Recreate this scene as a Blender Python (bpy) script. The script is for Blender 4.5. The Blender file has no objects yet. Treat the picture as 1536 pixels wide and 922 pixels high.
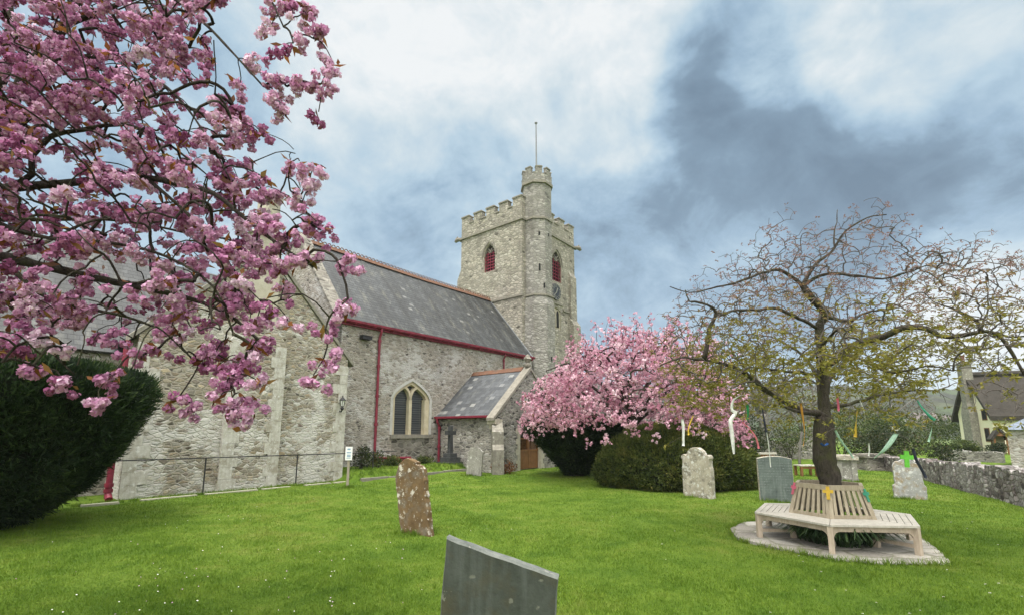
import bpy, math, random
import numpy as np
from mathutils import Vector, Matrix

R = math.radians
rng = np.random.default_rng(7)
random.seed(7)
S = bpy.context.scene
C = S.collection

# ------------------------------------------------------------------ camera, sky, sun, exposure
EYE = np.array([0.0, 0.0, 1.75])
F_, CX, CY, TH = 705.0, 768.0, 535.0, R(9.027)
cam = bpy.data.objects.new('camera', bpy.data.cameras.new('camera'))
C.objects.link(cam)
cam.location = EYE
cam.rotation_euler = (R(90) + TH, 0, 0)
cam.data.sensor_width = 36
cam.data.lens = F_ / 1536 * 36
cam.data.shift_y = 74 / 1536
cam.data.clip_end = 5000
cam.data.clip_start = 0.05
S.camera = cam
S.view_settings.view_transform = 'Standard'
S.view_settings.look = 'None'
S.view_settings.exposure = 0.28
S.view_settings.gamma = 1
S.view_settings.use_curve_mapping = False
S.cycles.use_denoising = True
S.cycles.max_bounces = 6
S.cycles.transparent_max_bounces = 8
S.cycles.volume_bounces = 0

SUN = np.array([-.22, -.34, .90]); SUN /= np.linalg.norm(SUN)
sun = bpy.data.objects.new('sun', bpy.data.lights.new('sun', 'SUN'))
C.objects.link(sun)
sun.data.energy = 2.4
sun.data.angle = R(14)
sun.data.color = (1.0, .955, .88)
sun.rotation_euler = Vector(SUN).to_track_quat('Z', 'Y').to_euler()


def ray(px, py):
    x, u = px - CX, -(py - CY)
    c, s = math.cos(TH), math.sin(TH)
    return np.array([x, F_ * c - u * s, F_ * s + u * c])


def P(px, py, Y):
    d = ray(px, py)
    return EYE + d * (Y / d[1])


def G(px, py, z=0.0):
    d = ray(px, py)
    return EYE + d * ((z - EYE[2]) / d[2])


class NT:
    """tiny node helper"""
    def __init__(s, tree):
        s.t = tree; s.n = tree.nodes; s.l = tree.links
        s.n.clear()

    def add(s, typ, ins=None, **props):
        n = s.n.new(typ)
        for k, v in props.items():
            setattr(n, k, v)
        for k, v in (ins or {}).items():
            sock = n.inputs[k]
            if hasattr(v, 'links'):
                s.l.new(v, sock)
            else:
                sock.default_value = v
        return n

    def math(s, op, a, b=0.0, c=None, clamp=False):
        n = s.add('ShaderNodeMath', {0: a, 1: b}, operation=op, use_clamp=clamp)
        if c is not None:
            if hasattr(c, 'links'): s.l.new(c, n.inputs[2])
            else: n.inputs[2].default_value = c
        return n.outputs[0]

    def mix(s, f, a, b, blend='MIX'):
        n = s.add('ShaderNodeMix', data_type='RGBA', blend_type=blend)
        for i, v in ((0, f), (6, a), (7, b)):
            if hasattr(v, 'links'): s.l.new(v, n.inputs[i])
            else: n.inputs[i].default_value = (*v, 1) if (i > 0 and len(v) == 3) else v
        return n.outputs[2]

    def ramp(s, f, stops, interp='LINEAR'):
        n = s.add('ShaderNodeValToRGB', {0: f})
        cr = n.color_ramp; cr.interpolation = interp
        while len(cr.elements) < len(stops): cr.elements.new(.5)
        for e, (p, c) in zip(cr.elements, stops):
            e.position = p
            e.color = (c, c, c, 1) if isinstance(c, (int, float)) else (*c, 1)
        return n.outputs[0]

    def noise(s, vec, scale, detail=4, rough=.55, dist=0.0):
        return s.add('ShaderNodeTexNoise', {'Vector': vec, 'Scale': scale, 'Detail': detail, 'Roughness': rough, 'Distortion': dist})

    def coord(s, which='Object', scale=(1, 1, 1)):
        o = s.add('ShaderNodeTexCoord').outputs[which]
        if scale != (1, 1, 1):
            o = s.add('ShaderNodeMapping', {'Vector': o, 'Scale': scale}).outputs[0]
        return o


# world: Nishita sky behind a broken deck of cloud, laid out by direction
w = bpy.data.worlds.new('World'); S.world = w; w.use_nodes = True
t = NT(w.node_tree)
sky = t.add('ShaderNodeTexSky', sky_type='NISHITA')
sky.sun_disc = False
sky.sun_elevation = math.asin(SUN[2])
sky.sun_rotation = math.atan2(SUN[0], SUN[1])
dirv = t.add('ShaderNodeTexCoord').outputs['Generated']
dn = t.add('ShaderNodeVectorMath', {0: dirv}, operation='NORMALIZE').outputs[0]
wz = t.add('ShaderNodeMapping', {'Vector': dn, 'Scale': (1, 1, 1.35), 'Rotation': (0, .5, 0)}).outputs[0]
wn = t.noise(wz, 2.6, 5, .55).outputs['Color']
wv = t.add('ShaderNodeVectorMath', {0: wn, 1: (.5, .5, .5)}, operation='SUBTRACT').outputs[0]
wv = t.add('ShaderNodeVectorMath', {0: wv, 'Scale': .42}, operation='SCALE').outputs[0]
dw = t.add('ShaderNodeVectorMath', {0: dn, 1: wv}, operation='ADD').outputs[0]
dw = t.add('ShaderNodeVectorMath', {0: dw}, operation='NORMALIZE').outputs[0]


def blob(px, py, r_in, r_out, amp, warped=True):
    d = ray(px, py); d = d / np.linalg.norm(d)
    dot = t.add('ShaderNodeVectorMath', {0: dw if warped else dn, 1: tuple(d)}, operation='DOT_PRODUCT').outputs['Value']
    m = t.add('ShaderNodeMapRange', {'Value': dot, 'From Min': math.cos(R(r_out)), 'From Max': math.cos(R(r_in)), 'To Min': 0.0, 'To Max': amp},
              interpolation_type='SMOOTHSTEP').outputs[0]
    return m


SKYB = [  # direction of (px,py), inner and outer radius in degrees, brightness change
    (790, 40, 3, 14, .22), (650, 60, 4, 15, .20), (905, 120, 2, 8, .22), (930, 30, 1, 7, .18), (560, 170, 3, 12, .10), (250, 60, 5, 25, .10), (700, 190, 3, 10, .10), (600, 130, 2, 9, .08), (480, 60, 3, 12, .12),
    (1090, 130, 2, 10, -.19), (1230, 210, 4, 14, -.16), (1080, 30, 2, 8, -.14), (1130, 290, 4, 12, -.14), (1330, 250, 3, 13, -.14), (1480, 200, 3, 13, -.12), (1290, 300, 4, 12, -.10), (1180, 270, 2, 9, -.07),
    (1020, 100, 1, 6, -.18), (1020, 230, 2, 8, -.10), (960, 330, 3, 11, -.15), (900, 440, 3, 10, -.10), (1060, 400, 3, 10, -.12), (1180, 360, 3, 10, -.08), (1500, 290, 3, 10, -.10), (1380, 160, 2, 10, -.10),
    (1250, 130, 1, 5, .16), (1200, 40, 1, 6, .20), (1390, 20, 2, 8, .26), (1500, 80, 2, 8, .18), (1330, 110, 1, 6, .10), (1130, 20, .5, 4, .10),
    (1480, 410, 2, 9, .32), (1400, 440, 2, 8, .14), (1510, 520, 3, 10, .26), (1150, 440, 2, 12, .03)]
acc = None
for b in SKYB:
    m = blob(b[0], b[1], b[2], b[3] * 1.12, b[4] * (.56 if b[4] < 0 else .82))
    acc = m if acc is None else t.math('ADD', acc, m)
fb = t.noise(wz, 4.0, 7, .62, .3).outputs['Fac']
fb2 = t.noise(wz, 9.0, 7, .62, .6).outputs['Fac']
val = t.math('ADD', acc, t.math('MULTIPLY_ADD', fb, 1.0, -.02))
val = t.math('ADD', val, t.math('MULTIPLY_ADD', fb2, .46, -.23))
ccol = t.ramp(val, [(0.0, (.125, .19, .26)), (.25, (.185, .275, .365)), (.41, (.285, .41, .53)), (.56, (.41, .545, .645)), (.74, (.58, .665, .705)), (.96, (.79, .81, .81))])
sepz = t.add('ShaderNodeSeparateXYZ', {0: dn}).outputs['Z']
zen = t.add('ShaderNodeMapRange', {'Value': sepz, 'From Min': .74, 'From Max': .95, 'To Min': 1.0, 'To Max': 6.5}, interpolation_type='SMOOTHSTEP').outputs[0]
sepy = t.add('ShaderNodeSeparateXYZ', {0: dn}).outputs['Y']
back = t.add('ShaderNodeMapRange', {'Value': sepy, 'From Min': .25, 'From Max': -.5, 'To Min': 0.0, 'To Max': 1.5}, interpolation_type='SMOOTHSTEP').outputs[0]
zen = t.math('ADD', zen, back)  # unseen sky overhead and behind the camera boosted to brighten walls and lawn
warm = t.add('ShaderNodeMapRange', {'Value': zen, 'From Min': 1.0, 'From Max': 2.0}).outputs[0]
ccol = t.mix(warm, ccol, (.80, .79, .76))
bg1 = t.add('ShaderNodeBackground', {'Color': sky.outputs[0], 'Strength': .09})
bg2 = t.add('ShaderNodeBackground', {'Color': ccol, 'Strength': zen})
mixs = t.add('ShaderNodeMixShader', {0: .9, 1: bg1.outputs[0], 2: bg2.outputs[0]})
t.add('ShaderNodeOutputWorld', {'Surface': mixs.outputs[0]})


# ------------------------------------------------------------------ helpers
def tag(o, label=None, cat=None, group=None, kind=None):
    if label: o['label'] = label
    if cat: o['category'] = cat
    if group: o['group'] = group
    if kind: o['kind'] = kind
    return o


def thing(name, loc, label, cat, rotz=0.0, group=None):
    o = bpy.data.objects.new(name, None)
    C.objects.link(o)
    o.empty_display_size = .2
    o.matrix_basis = Matrix.Translation(Vector(loc)) @ Matrix.Rotation(rotz, 4, 'Z')
    return tag(o, label, cat, group)


def wmat(o):
    m = o.matrix_parent_inverse @ o.matrix_basis if o.parent else o.matrix_basis.copy()
    return wmat(o.parent) @ m if o.parent else m


def link(name, me, parent=None, frame=None):
    """link a mesh whose coordinates are in `frame` (world by default) as a child of parent"""
    o = bpy.data.objects.new(name, me)
    C.objects.link(o)
    if parent is not None:
        o.parent = parent
        o.matrix_parent_inverse = wmat(parent).inverted() @ (frame or Matrix())
    elif frame is not None:
        o.matrix_basis = frame
    return o


def auto_uv(me):
    n = len(me.loops)
    if n == 0: return
    co = np.empty(len(me.vertices) * 3); me.vertices.foreach_get('co', co); co = co.reshape(-1, 3)
    li = np.empty(n, int); me.loops.foreach_get('vertex_index', li)
    ls = np.empty(len(me.polygons), int); me.polygons.foreach_get('loop_total', ls)
    no = np.empty(len(me.polygons) * 3); me.polygons.foreach_get('normal', no); no = no.reshape(-1, 3)
    N = np.repeat(no, ls, axis=0)
    T = np.stack([-N[:, 1], N[:, 0], np.zeros(n)], 1)
    ln = np.linalg.norm(T, axis=1)
    T[ln < 1e-3] = (1, 0, 0); T /= np.linalg.norm(T, axis=1)[:, None]
    B = np.cross(N, T)
    p = co[li]
    uv = np.stack([(p * T).sum(1), (p * B).sum(1)], 1)
    me.uv_layers.new(name='UVMap').data.foreach_set('uv', uv.ravel().astype(np.float32))


class MB:
    def __init__(s):
        s.v = []; s.f = []; s.m = []; s.cur = 0

    def mat(s, i): s.cur = i; return s

    def add(s, vs, fs):
        o = len(s.v)
        s.v += [tuple(float(c) for c in p) for p in vs]
        for f in fs:
            s.f.append(tuple(o + i for i in f)); s.m.append(s.cur)
        return s

    def poly(s, pts): return s.add(pts, [tuple(range(len(pts)))])

    def box(s, a, b):
        (x0, y0, z0), (x1, y1, z1) = a, b
        vs = [(x, y, z) for z in (z0, z1) for y in (y0, y1) for x in (x0, x1)]
        return s.add(vs, [(0, 2, 3, 1), (4, 5, 7, 6), (0, 1, 5, 4), (2, 6, 7, 3), (0, 4, 6, 2), (1, 3, 7, 5)])

    def prism(s, poly, fn, d0, d1):
        """2D polygon swept from depth d0 to d1; fn(s,t,d)->3D"""
        n = len(poly)
        vs = [fn(a, b, d0) for a, b in poly] + [fn(a, b, d1) for a, b in poly]
        fs = [tuple(range(n)), tuple(range(2 * n - 1, n - 1, -1))]
        fs += [(i, i + n, (i + 1) % n + n, (i + 1) % n) for i in range(n)]
        return s.add(vs, fs)

    def bar(s, p, q, w, h=None, up=(0, 0, 1)):
        p, q = Vector(p), Vector(q); h = h or w
        d = (q - p).normalized(); u = Vector(up)
        sd = d.cross(u)
        if sd.length < 1e-4: sd = d.cross(Vector((1, 0, 0)))
        sd.normalize(); u = sd.cross(d)
        vs = []
        for e in (p, q):
            for a, b in ((-1, -1), (1, -1), (1, 1), (-1, 1)):
                vs.append(e + sd * a * w / 2 + u * b * h / 2)
        return s.add(vs, [(0, 1, 2, 3), (7, 6, 5, 4), (0, 4, 5, 1), (1, 5, 6, 2), (2, 6, 7, 3), (3, 7, 4, 0)])

    def tube(s, pts, rad, n=8, cap=True):
        pts = [Vector(p) for p in pts]
        rads = rad if hasattr(rad, '__len__') else [rad] * len(pts)
        rings = []; prev = None
        for i, p in enumerate(pts):
            d = (pts[min(i + 1, len(pts) - 1)] - pts[max(i - 1, 0)]).normalized()
            if prev is None:
                u = d.orthogonal().normalized()
            else:
                u = (prev - d * prev.dot(d))
                u = u.normalized() if u.length > 1e-5 else d.orthogonal().normalized()
            prev = u; v = d.cross(u)
            rings.append([p + (u * math.cos(2 * math.pi * k / n) + v * math.sin(2 * math.pi * k / n)) * rads[i] for k in range(n)])
        vs = [q for r in rings for q in r]
        fs = []
        for i in range(len(rings) - 1):
            for k in range(n):
                a, b = i * n + k, i * n + (k + 1) % n
                fs.append((a, b, b + n, a + n))
        if cap:
            fs.append(tuple(range(n - 1, -1, -1))); fs.append(tuple(range((len(rings) - 1) * n, len(rings) * n)))
        return s.add(vs, fs)

    def lathe(s, prof, c, n=24, phase=0.0):
        cx, cy, cz = c
        vs = []
        for r, z in prof:
            for k in range(n):
                a = 2 * math.pi * k / n + phase
                vs.append((cx + r * math.cos(a), cy + r * math.sin(a), cz + z))
        fs = []
        for i in range(len(prof) - 1):
            for k in range(n):
                a, b = i * n + k, i * n + (k + 1) % n
                fs.append((a, b, b + n, a + n))
        fs.append(tuple(range(n - 1, -1, -1))); fs.append(tuple(range((len(prof) - 1) * n, len(prof) * n)))
        return s.add(vs, fs)

    def build(s, name, mats, parent=None, frame=None, smooth=False):
        me = bpy.data.meshes.new(name)
        me.from_pydata(s.v, [], s.f)
        mats = mats if isinstance(mats, (list, tuple)) else [mats]
        for m in mats: me.materials.append(m)
        me.polygons.foreach_set('material_index', s.m)
        me.update()
        auto_uv(me)
        if smooth:
            me.polygons.foreach_set('use_smooth', [True] * len(me.polygons))
        return link(name, me, parent, frame)


def np_mesh(name, verts, faces, mat, tint=None, parent=None, smooth=False, mats=None, midx=None):
    """verts (n,3), faces (m,k) all of one size -> one mesh object"""
    verts = np.asarray(verts, np.float32); faces = np.asarray(faces, np.int32)
    m, k = faces.shape
    me = bpy.data.meshes.new(name)
    me.vertices.add(len(verts)); me.vertices.foreach_set('co', verts.ravel())
    me.loops.add(m * k); me.loops.foreach_set('vertex_index', faces.ravel())
    me.polygons.add(m)
    me.polygons.foreach_set('loop_start', np.arange(m, dtype=np.int32) * k)
    try:
        me.polygons.foreach_set('loop_total', np.full(m, k, np.int32))
    except Exception:
        pass
    for q in (mats or [mat]): me.materials.append(q)
    if midx is not None: me.polygons.foreach_set('material_index', np.asarray(midx, np.int32))
    if smooth: me.polygons.foreach_set('use_smooth', np.ones(m, bool))
    me.update(calc_edges=True)
    if tint is not None:
        a = me.attributes.new('tint', 'FLOAT', 'POINT')
        a.data.foreach_set('value', np.asarray(tint, np.float32))
    return link(name, me, parent)


def leaves_np(cen, dirs, length, width, g, fold=0.0):
    """diamond leaves: base at cen, pointing along dirs; returns verts (4n,3), faces (n,4)"""
    n = len(cen)
    d = dirs / (np.linalg.norm(dirs, axis=1)[:, None] + 1e-9)
    r = g.normal(size=(n, 3)); sd = np.cross(d, r); sd /= (np.linalg.norm(sd, axis=1)[:, None] + 1e-9)
    nn = np.cross(sd, d)
    L = np.broadcast_to(np.asarray(length, float).reshape(-1, 1), (n, 1)); W = np.broadcast_to(np.asarray(width, float).reshape(-1, 1), (n, 1))
    mid = cen + d * L * .5 + nn * fold * L
    V = np.stack([cen, mid - sd * W / 2, cen + d * L, mid + sd * W / 2], 1).reshape(-1, 3)
    Fc = np.arange(4 * n).reshape(n, 4)
    return V, Fc


def edges_np(p0, p1, r0, r1, sides=4):
    """tapered tubes for many edges at once"""
    d = p1 - p0; d /= (np.linalg.norm(d, axis=1)[:, None] + 1e-9)
    ref = np.where(np.abs(d[:, 2:3]) > .9, np.array([[1., 0, 0]]), np.array([[0, 0, 1.]]))
    u = np.cross(d, ref); u /= (np.linalg.norm(u, axis=1)[:, None] + 1e-9)
    v = np.cross(d, u)
    n = len(p0); V = np.empty((n, 2 * sides, 3))
    for k in range(sides):
        a = 2 * math.pi * k / sides
        o = u * math.cos(a) + v * math.sin(a)
        V[:, k] = p0 + o * r0[:, None]; V[:, k + sides] = p1 + o * r1[:, None]
    f = np.array([(k, (k + 1) % sides, (k + 1) % sides + sides, k + sides) for k in range(sides)])
    Fc = (np.arange(n)[:, None, None] * 2 * sides + f[None]).reshape(-1, 4)
    return V.reshape(-1, 3), Fc


def catmull(pts, step):
    pts = np.asarray(pts, float)
    ext = np.vstack([2 * pts[0] - pts[1], pts, 2 * pts[-1] - pts[-2]])
    out = [pts[0]]
    for i in range(1, len(ext) - 2):
        p0, p1, p2, p3 = ext[i - 1:i + 3]
        n = max(1, int(np.linalg.norm(p2 - p1) / step))
        for k in range(1, n + 1):
            x = k / n
            out.append(.5 * ((2 * p1) + (-p0 + p2) * x + (2 * p0 - 5 * p1 + 4 * p2 - p3) * x * x + (-p0 + 3 * p1 - 3 * p2 + p3) * x ** 3))
    return np.array(out)


def grow(limbs, targets, g, step=.12, sag=.0, wig=.25, tip=.003, expo=.5, rmax=.02, up=0.0):
    """limbs: list of polylines; every target gets a curved twig from the nearest wood. returns edge arrays and tip directions"""
    pos = [p for l in limbs for p in l]
    par = [-1] * len(pos); nl = len(pos)
    pos = list(map(np.asarray, pos))
    cap_ = nl + len(targets) * 24 + 10
    A_ = np.full((cap_, 3), 1e9); A_[:nl] = np.array(pos)
    cnt = nl
    par = np.full(cap_, -1, int)
    T = np.asarray(targets)
    d0 = np.array([np.min(np.linalg.norm(A_[:nl] - q, axis=1)) for q in T])
    tips = {}
    for ti in np.argsort(d0):
        q = T[ti]
        dd = np.linalg.norm(A_[:cnt] - q, axis=1)
        j = int(np.argmin(dd + .15 * np.abs(A_[:cnt, 2] - q[2])))
        a = A_[j]; L = dd[j]
        k = int(min(22, max(4, L / step)))
        side = g.normal(size=3); dv = (q - a) / (L + 1e-9)
        side -= dv * side.dot(dv); side /= np.linalg.norm(side) + 1e-9
        amp = L * wig * g.uniform(.3, 1.0)
        amp2 = L * wig * .4 * g.normal()
        side2 = np.cross(dv, side)
        last = j
        for i in range(1, k + 1):
            x = i / k
            p = a + (q - a) * x + side * amp * math.sin(math.pi * x) * (1 - .4 * x) + side2 * amp2 * math.sin(2 * math.pi * x)
            p = p + np.array([0, 0, (sag * L) * math.sin(math.pi * x)])
            A_[cnt] = p; par[cnt] = last; last = cnt; cnt += 1
        tips[int(ti)] = last
    c = np.zeros(cnt)
    for v in tips.values(): c[v] += 1
    for i in range(cnt - 1, nl - 1, -1):
        if par[i] >= 0: c[par[i]] += c[i]
    rad = np.minimum(rmax, tip * np.maximum(c, 1) ** expo)
    idx = np.arange(nl, cnt); pr = par[idx]
    rp = np.where(pr < nl, np.minimum(rad[idx] * 1.25, rmax), rad[pr])
    tipdir = np.zeros((len(T), 3))
    for k_, v in tips.items():
        tipdir[k_] = A_[v] - A_[par[v]]
    tipdir /= np.linalg.norm(tipdir, axis=1)[:, None] + 1e-9
    return A_[pr], A_[idx], np.minimum(rp, rad[idx] * 1.6), rad[idx], tipdir


# ------------------------------------------------------------------ materials
def new_mat(name):
    m = bpy.data.materials.new(name); m.use_nodes = True
    return m, NT(m.node_tree)


def finish(t, col, rough=.85, height=None, bump=.3, dist=.02, spec=.3, metal=0.0):
    b = t.add('ShaderNodeBsdfPrincipled', {'Roughness': rough, 'Specular IOR Level': spec, 'Metallic': metal})
    if hasattr(col, 'links'): t.l.new(col, b.inputs['Base Color'])
    else: b.inputs['Base Color'].default_value = (*col, 1)
    if height is not None:
        bp = t.add('ShaderNodeBump', {'Height': height, 'Strength': bump, 'Distance': dist})
        t.l.new(bp.outputs[0], b.inputs['Normal'])
    t.add('ShaderNodeOutputMaterial', {'Surface': b.outputs[0]})
    return b


def mat_rubble(name, palette, mortar, scale=(3.0, 3.0, 7.5), lime=.5, limecol=(.52, .50, .45), dark=.16, tone=1.0, mort_w=.09, stain=.35, low=.06, warp=.12):
    m, t = new_mat(name)
    co = t.coord('Object')
    nz = t.noise(co, 3.0, 3, .5).outputs['Color']
    off = t.add('ShaderNodeVectorMath', {0: nz, 'Scale': warp}, operation='SCALE').outputs[0]
    cw = t.add('ShaderNodeVectorMath', {0: co, 1: off}, operation='ADD').outputs[0]
    mp = t.add('ShaderNodeMapping', {'Vector': cw, 'Scale': scale}).outputs[0]
    v1 = t.add('ShaderNodeTexVoronoi', {'Vector': mp, 'Scale': 1.0, 'Randomness': .95}, feature='F1')
    v2 = t.add('ShaderNodeTexVoronoi', {'Vector': mp, 'Scale': 1.0, 'Randomness': .95}, feature='DISTANCE_TO_EDGE')
    sep = t.add('ShaderNodeSeparateColor', {0: v1.outputs['Color']})
    stone = t.ramp(sep.outputs[0], palette)
    dn_ = t.math('ADD', sep.outputs[1], t.math('MULTIPLY_ADD', t.noise(co, .9, 3).outputs['Fac'], .3, -.15))
    dk = t.ramp(dn_, [(1 - dark - .02, 1.0), (1 - dark + .03, .34)])
    stone = t.mix(1.0, stone, dk, 'MULTIPLY')
    stone = t.mix(1.0, stone, t.ramp(sep.outputs[2], [(0, .72), (1, 1.25)]), 'MULTIPLY')
    fine = t.noise(co, 38, 4, .65).outputs['Fac']
    stone = t.mix(1.0, stone, t.ramp(fine, [(.25, .72), (.75, 1.22)]), 'MULTIPLY')
    edge = t.math('ADD', v2.outputs['Distance'], t.math('MULTIPLY_ADD', fine, .08, -.04))
    mm = t.ramp(edge, [(mort_w * .35, 1.0), (mort_w * 1.5, 0.0)])
    mcol = t.mix(1.0, mortar, t.ramp(t.noise(co, 9, 4).outputs['Fac'], [(.3, .75), (.7, 1.15)]), 'MULTIPLY')
    col = t.mix(mm, stone, mcol)
    ln = t.noise(co, .75, 5, .62, .4).outputs['Fac']
    zlow = t.add('ShaderNodeMapRange', {'Value': t.add('ShaderNodeSeparateXYZ', {0: co}).outputs['Z'], 'From Min': 0.0, 'From Max': 3.2, 'To Min': low, 'To Max': 0.0}).outputs[0]
    ln = t.math('ADD', t.math('ADD', ln, zlow), t.math('MULTIPLY_ADD', sep.outputs[2], .16, -.08))
    lm = t.ramp(t.math('ADD', ln, t.math('MULTIPLY_ADD', fine, .3, -.15)), [(.50, 0.0), (.64, lime)])
    col = t.mix(lm, col, limecol)
    sn = t.noise(t.coord('Object', (.9, .9, .32)), 1.3, 5, .6).outputs['Fac']
    col = t.mix(t.ramp(sn, [(.52, 0.0), (.75, stain)]), col, (.13, .12, .10))
    col = t.mix(1.0, col, (tone, tone, tone), 'MULTIPLY')
    h = t.math('MULTIPLY', t.ramp(edge, [(.0, 0.0), (.16, 1.0)]), t.math('MULTIPLY_ADD', sep.outputs[2], .5, .6))
    h = t.math('ADD', h, t.math('MULTIPLY', fine, .35))
    finish(t, col, .92, h, .75, .035, .2)
    return m


def mat_stone(name, a, b, sc=6, lich=None, lam=.0, blot=None, rough=.88, bump=.35, streak=None):
    """plain dressed or grave stone: two tones, optional lichen colour/amount, optional vertical streaks"""
    m, t = new_mat(name)
    co = t.coord('Object')
    n1 = t.noise(co, sc, 6, .65).outputs['Fac']
    n2 = t.noise(co, sc * 7, 4, .6).outputs['Fac']
    col = t.ramp(t.math('ADD', n1, t.math('MULTIPLY_ADD', n2, .3, -.15)), [(.32, a), (.68, b)])
    if streak:
        s_ = t.noise(t.coord('Object', (5, 5, .5)), 3.0, 4, .6).outputs['Fac']
        col = t.mix(t.ramp(s_, [(.45, 0.0), (.72, .75)]), col, streak)
    if blot:
        bn = t.noise(co, sc * .8, 5, .6).outputs['Fac']
        col = t.mix(t.ramp(bn, [(.5, 0.0), (.66, .8)]), col, blot)
    if lich:
        vo = t.add('ShaderNodeTexVoronoi', {'Vector': t.add('ShaderNodeVectorMath', {0: co, 1: t.add('ShaderNodeVectorMath', {0: t.noise(co, 9, 3).outputs['Color'], 'Scale': .1}, operation='SCALE').outputs[0]}, operation='ADD').outputs[0], 'Scale': 9.0, 'Randomness': 1.0}, feature='F1')
        sp = t.add('ShaderNodeSeparateColor', {0: vo.outputs['Color']}).outputs[0]
        dd = t.math('ADD', vo.outputs['Distance'], t.math('MULTIPLY_ADD', n2, 1.3, -.65))
        msk = t.math('MULTIPLY', t.ramp(dd, [(.28, 1.0), (.36, 0.0)]), t.ramp(sp, [(1 - lam - .02, 0.0), (1 - lam, 1.0)]))
        big = t.ramp(t.noise(co, 4, 6, .7).outputs['Fac'], [(.60, 0.0), (.64, min(1, lam * 2))])
        vo2 = t.add('ShaderNodeTexVoronoi', {'Vector': co, 'Scale': 24.0, 'Randomness': 1.0}, feature='F1')
        sp2 = t.add('ShaderNodeSeparateColor', {0: vo2.outputs['Color']}).outputs[1]
        msk2 = t.math('MULTIPLY', t.ramp(t.math('ADD', vo2.outputs['Distance'], t.math('MULTIPLY_ADD', n2, .9, -.45)), [(.25, .8), (.38, 0.0)]), t.ramp(sp2, [(1 - lam * .9 - .02, 0.0), (1 - lam * .9, 1.0)]))
        col = t.mix(t.math('MAXIMUM', t.math('MAXIMUM', msk, msk2), big), col, lich)
    finish(t, col, rough, t.math('ADD', n1, t.math('MULTIPLY', n2, .6)), bump, .012, .25)
    return m


def mat_wornslate(name, a, b):
    m, t = new_mat(name)
    co = t.coord('Object')
    n1 = t.noise(co, 5, 6, .65).outputs['Fac']
    col = t.ramp(n1, [(.32, a), (.68, b)])
    z = t.add('ShaderNodeSeparateXYZ', {0: co}).outputs['Z']
    row = t.math('FRACT', t.math('MULTIPLY', z, 15.0))
    rmask = t.ramp(row, [(.30, 0.0), (.38, 1.0), (.62, 1.0), (.70, 0.0)])
    hi = t.noise(t.coord('Object', (60, 60, 30)), 1.0, 3, .6).outputs['Fac']
    big = t.noise(co, 3.0, 4).outputs['Fac']
    f = t.math('MULTIPLY', t.math('MULTIPLY', rmask, t.ramp(hi, [(.48, 0.0), (.56, .6)])), t.ramp(big, [(.42, 0.0), (.60, 1.0)]))
    col = t.mix(f, col, (.27, .30, .28))
    s_ = t.noise(t.coord('Object', (5, 5, .5)), 3.0, 4, .6).outputs['Fac']
    col = t.mix(t.ramp(s_, [(.5, 0.0), (.75, .6)]), col, (.21, .235, .22))
    finish(t, col, .7, t.math('SUBTRACT', n1, t.math('MULTIPLY', f, .6)), .3, .008, .25)
    return m


def mat_paint(name, c, rough=.4, var=.15, spec=.4):
    m, t = new_mat(name)
    co = t.coord('Object')
    n = t.noise(co, 5, 5, .6).outputs['Fac']
    n2 = t.noise(co, 40, 3, .6).outputs['Fac']
    col = t.mix(1.0, c, t.ramp(n, [(.3, 1 - var), (.7, 1 + var)]), 'MULTIPLY')
    finish(t, col, t.math('MULTIPLY_ADD', n2, .2, rough), n2, .1, .004, spec)
    return m


def mat_slate(name, a, b, rowh=.2, wid=.26, lichen=.35, streak=.5, pale=.08):
    m, t = new_mat(name)
    uv = t.coord('UV')
    mp = t.add('ShaderNodeMapping', {'Vector': uv, 'Location': (50.03, 50.0, 0)}).outputs[0]
    br = t.add('ShaderNodeTexBrick', {'Vector': mp, 'Color1': (0, 0, 0, 1), 'Color2': (1, 1, 1, 1), 'Mortar': (.5, .5, .5, 1), 'Scale': 1.0,
               'Mortar Size': .006, 'Mortar Smooth': .3, 'Bias': 0.0, 'Brick Width': wid, 'Row Height': rowh}, offset=.5)
    rnd = t.add('ShaderNodeSeparateColor', {0: br.outputs['Color']}).outputs[0]
    col = t.ramp(rnd, [(0.0, a), (.6, tuple((x + y) / 2 for x, y in zip(a, b))), (1.0, b)])
    col = t.mix(t.ramp(rnd, [(1 - pale, 0.0), (1 - pale + .03, .6)]), col, (.33, .33, .31))
    st = t.noise(t.add('ShaderNodeMapping', {'Vector': uv, 'Scale': (1.9, .20, 1), 'Rotation': (0, 0, .22)}).outputs[0], 1.0, 6, .65).outputs['Fac']
    col = t.mix(t.ramp(st, [(.42, 0.0), (.62, streak)]), col, (.022, .023, .022))
    st2 = t.noise(t.add('ShaderNodeMapping', {'Vector': uv, 'Scale': (1.4, .45, 1), 'Location': (7, 3, 0)}).outputs[0], 1.6, 6, .7).outputs['Fac']
    col = t.mix(t.ramp(st2, [(.54, 0.0), (.72, lichen)]), col, (.26, .25, .19))
    sp = t.noise(uv, 60, 4, .7).outputs['Fac']
    col = t.mix(t.ramp(sp, [(.60, 0.0), (.72, lichen * .6)]), col, (.26, .26, .225))
    col = t.mix(t.ramp(br.outputs['Fac'], [(.3, 0.0), (.9, .85)]), col, (.012, .012, .013))
    # slates overlap: each row tilts, dark under its lower edge
    yy = t.add('ShaderNodeSeparateXYZ', {0: mp}).outputs['Y']
    fr = t.math('FRACT', t.math('DIVIDE', yy, rowh))
    h = t.math('MULTIPLY_ADD', fr, -.9, t.math('MULTIPLY', rnd, .35))
    h = t.math('SUBTRACT', h, t.math('MULTIPLY', br.outputs['Fac'], .5))
    finish(t, col, .55, h, .9, .02, .35)
    return m


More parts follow.
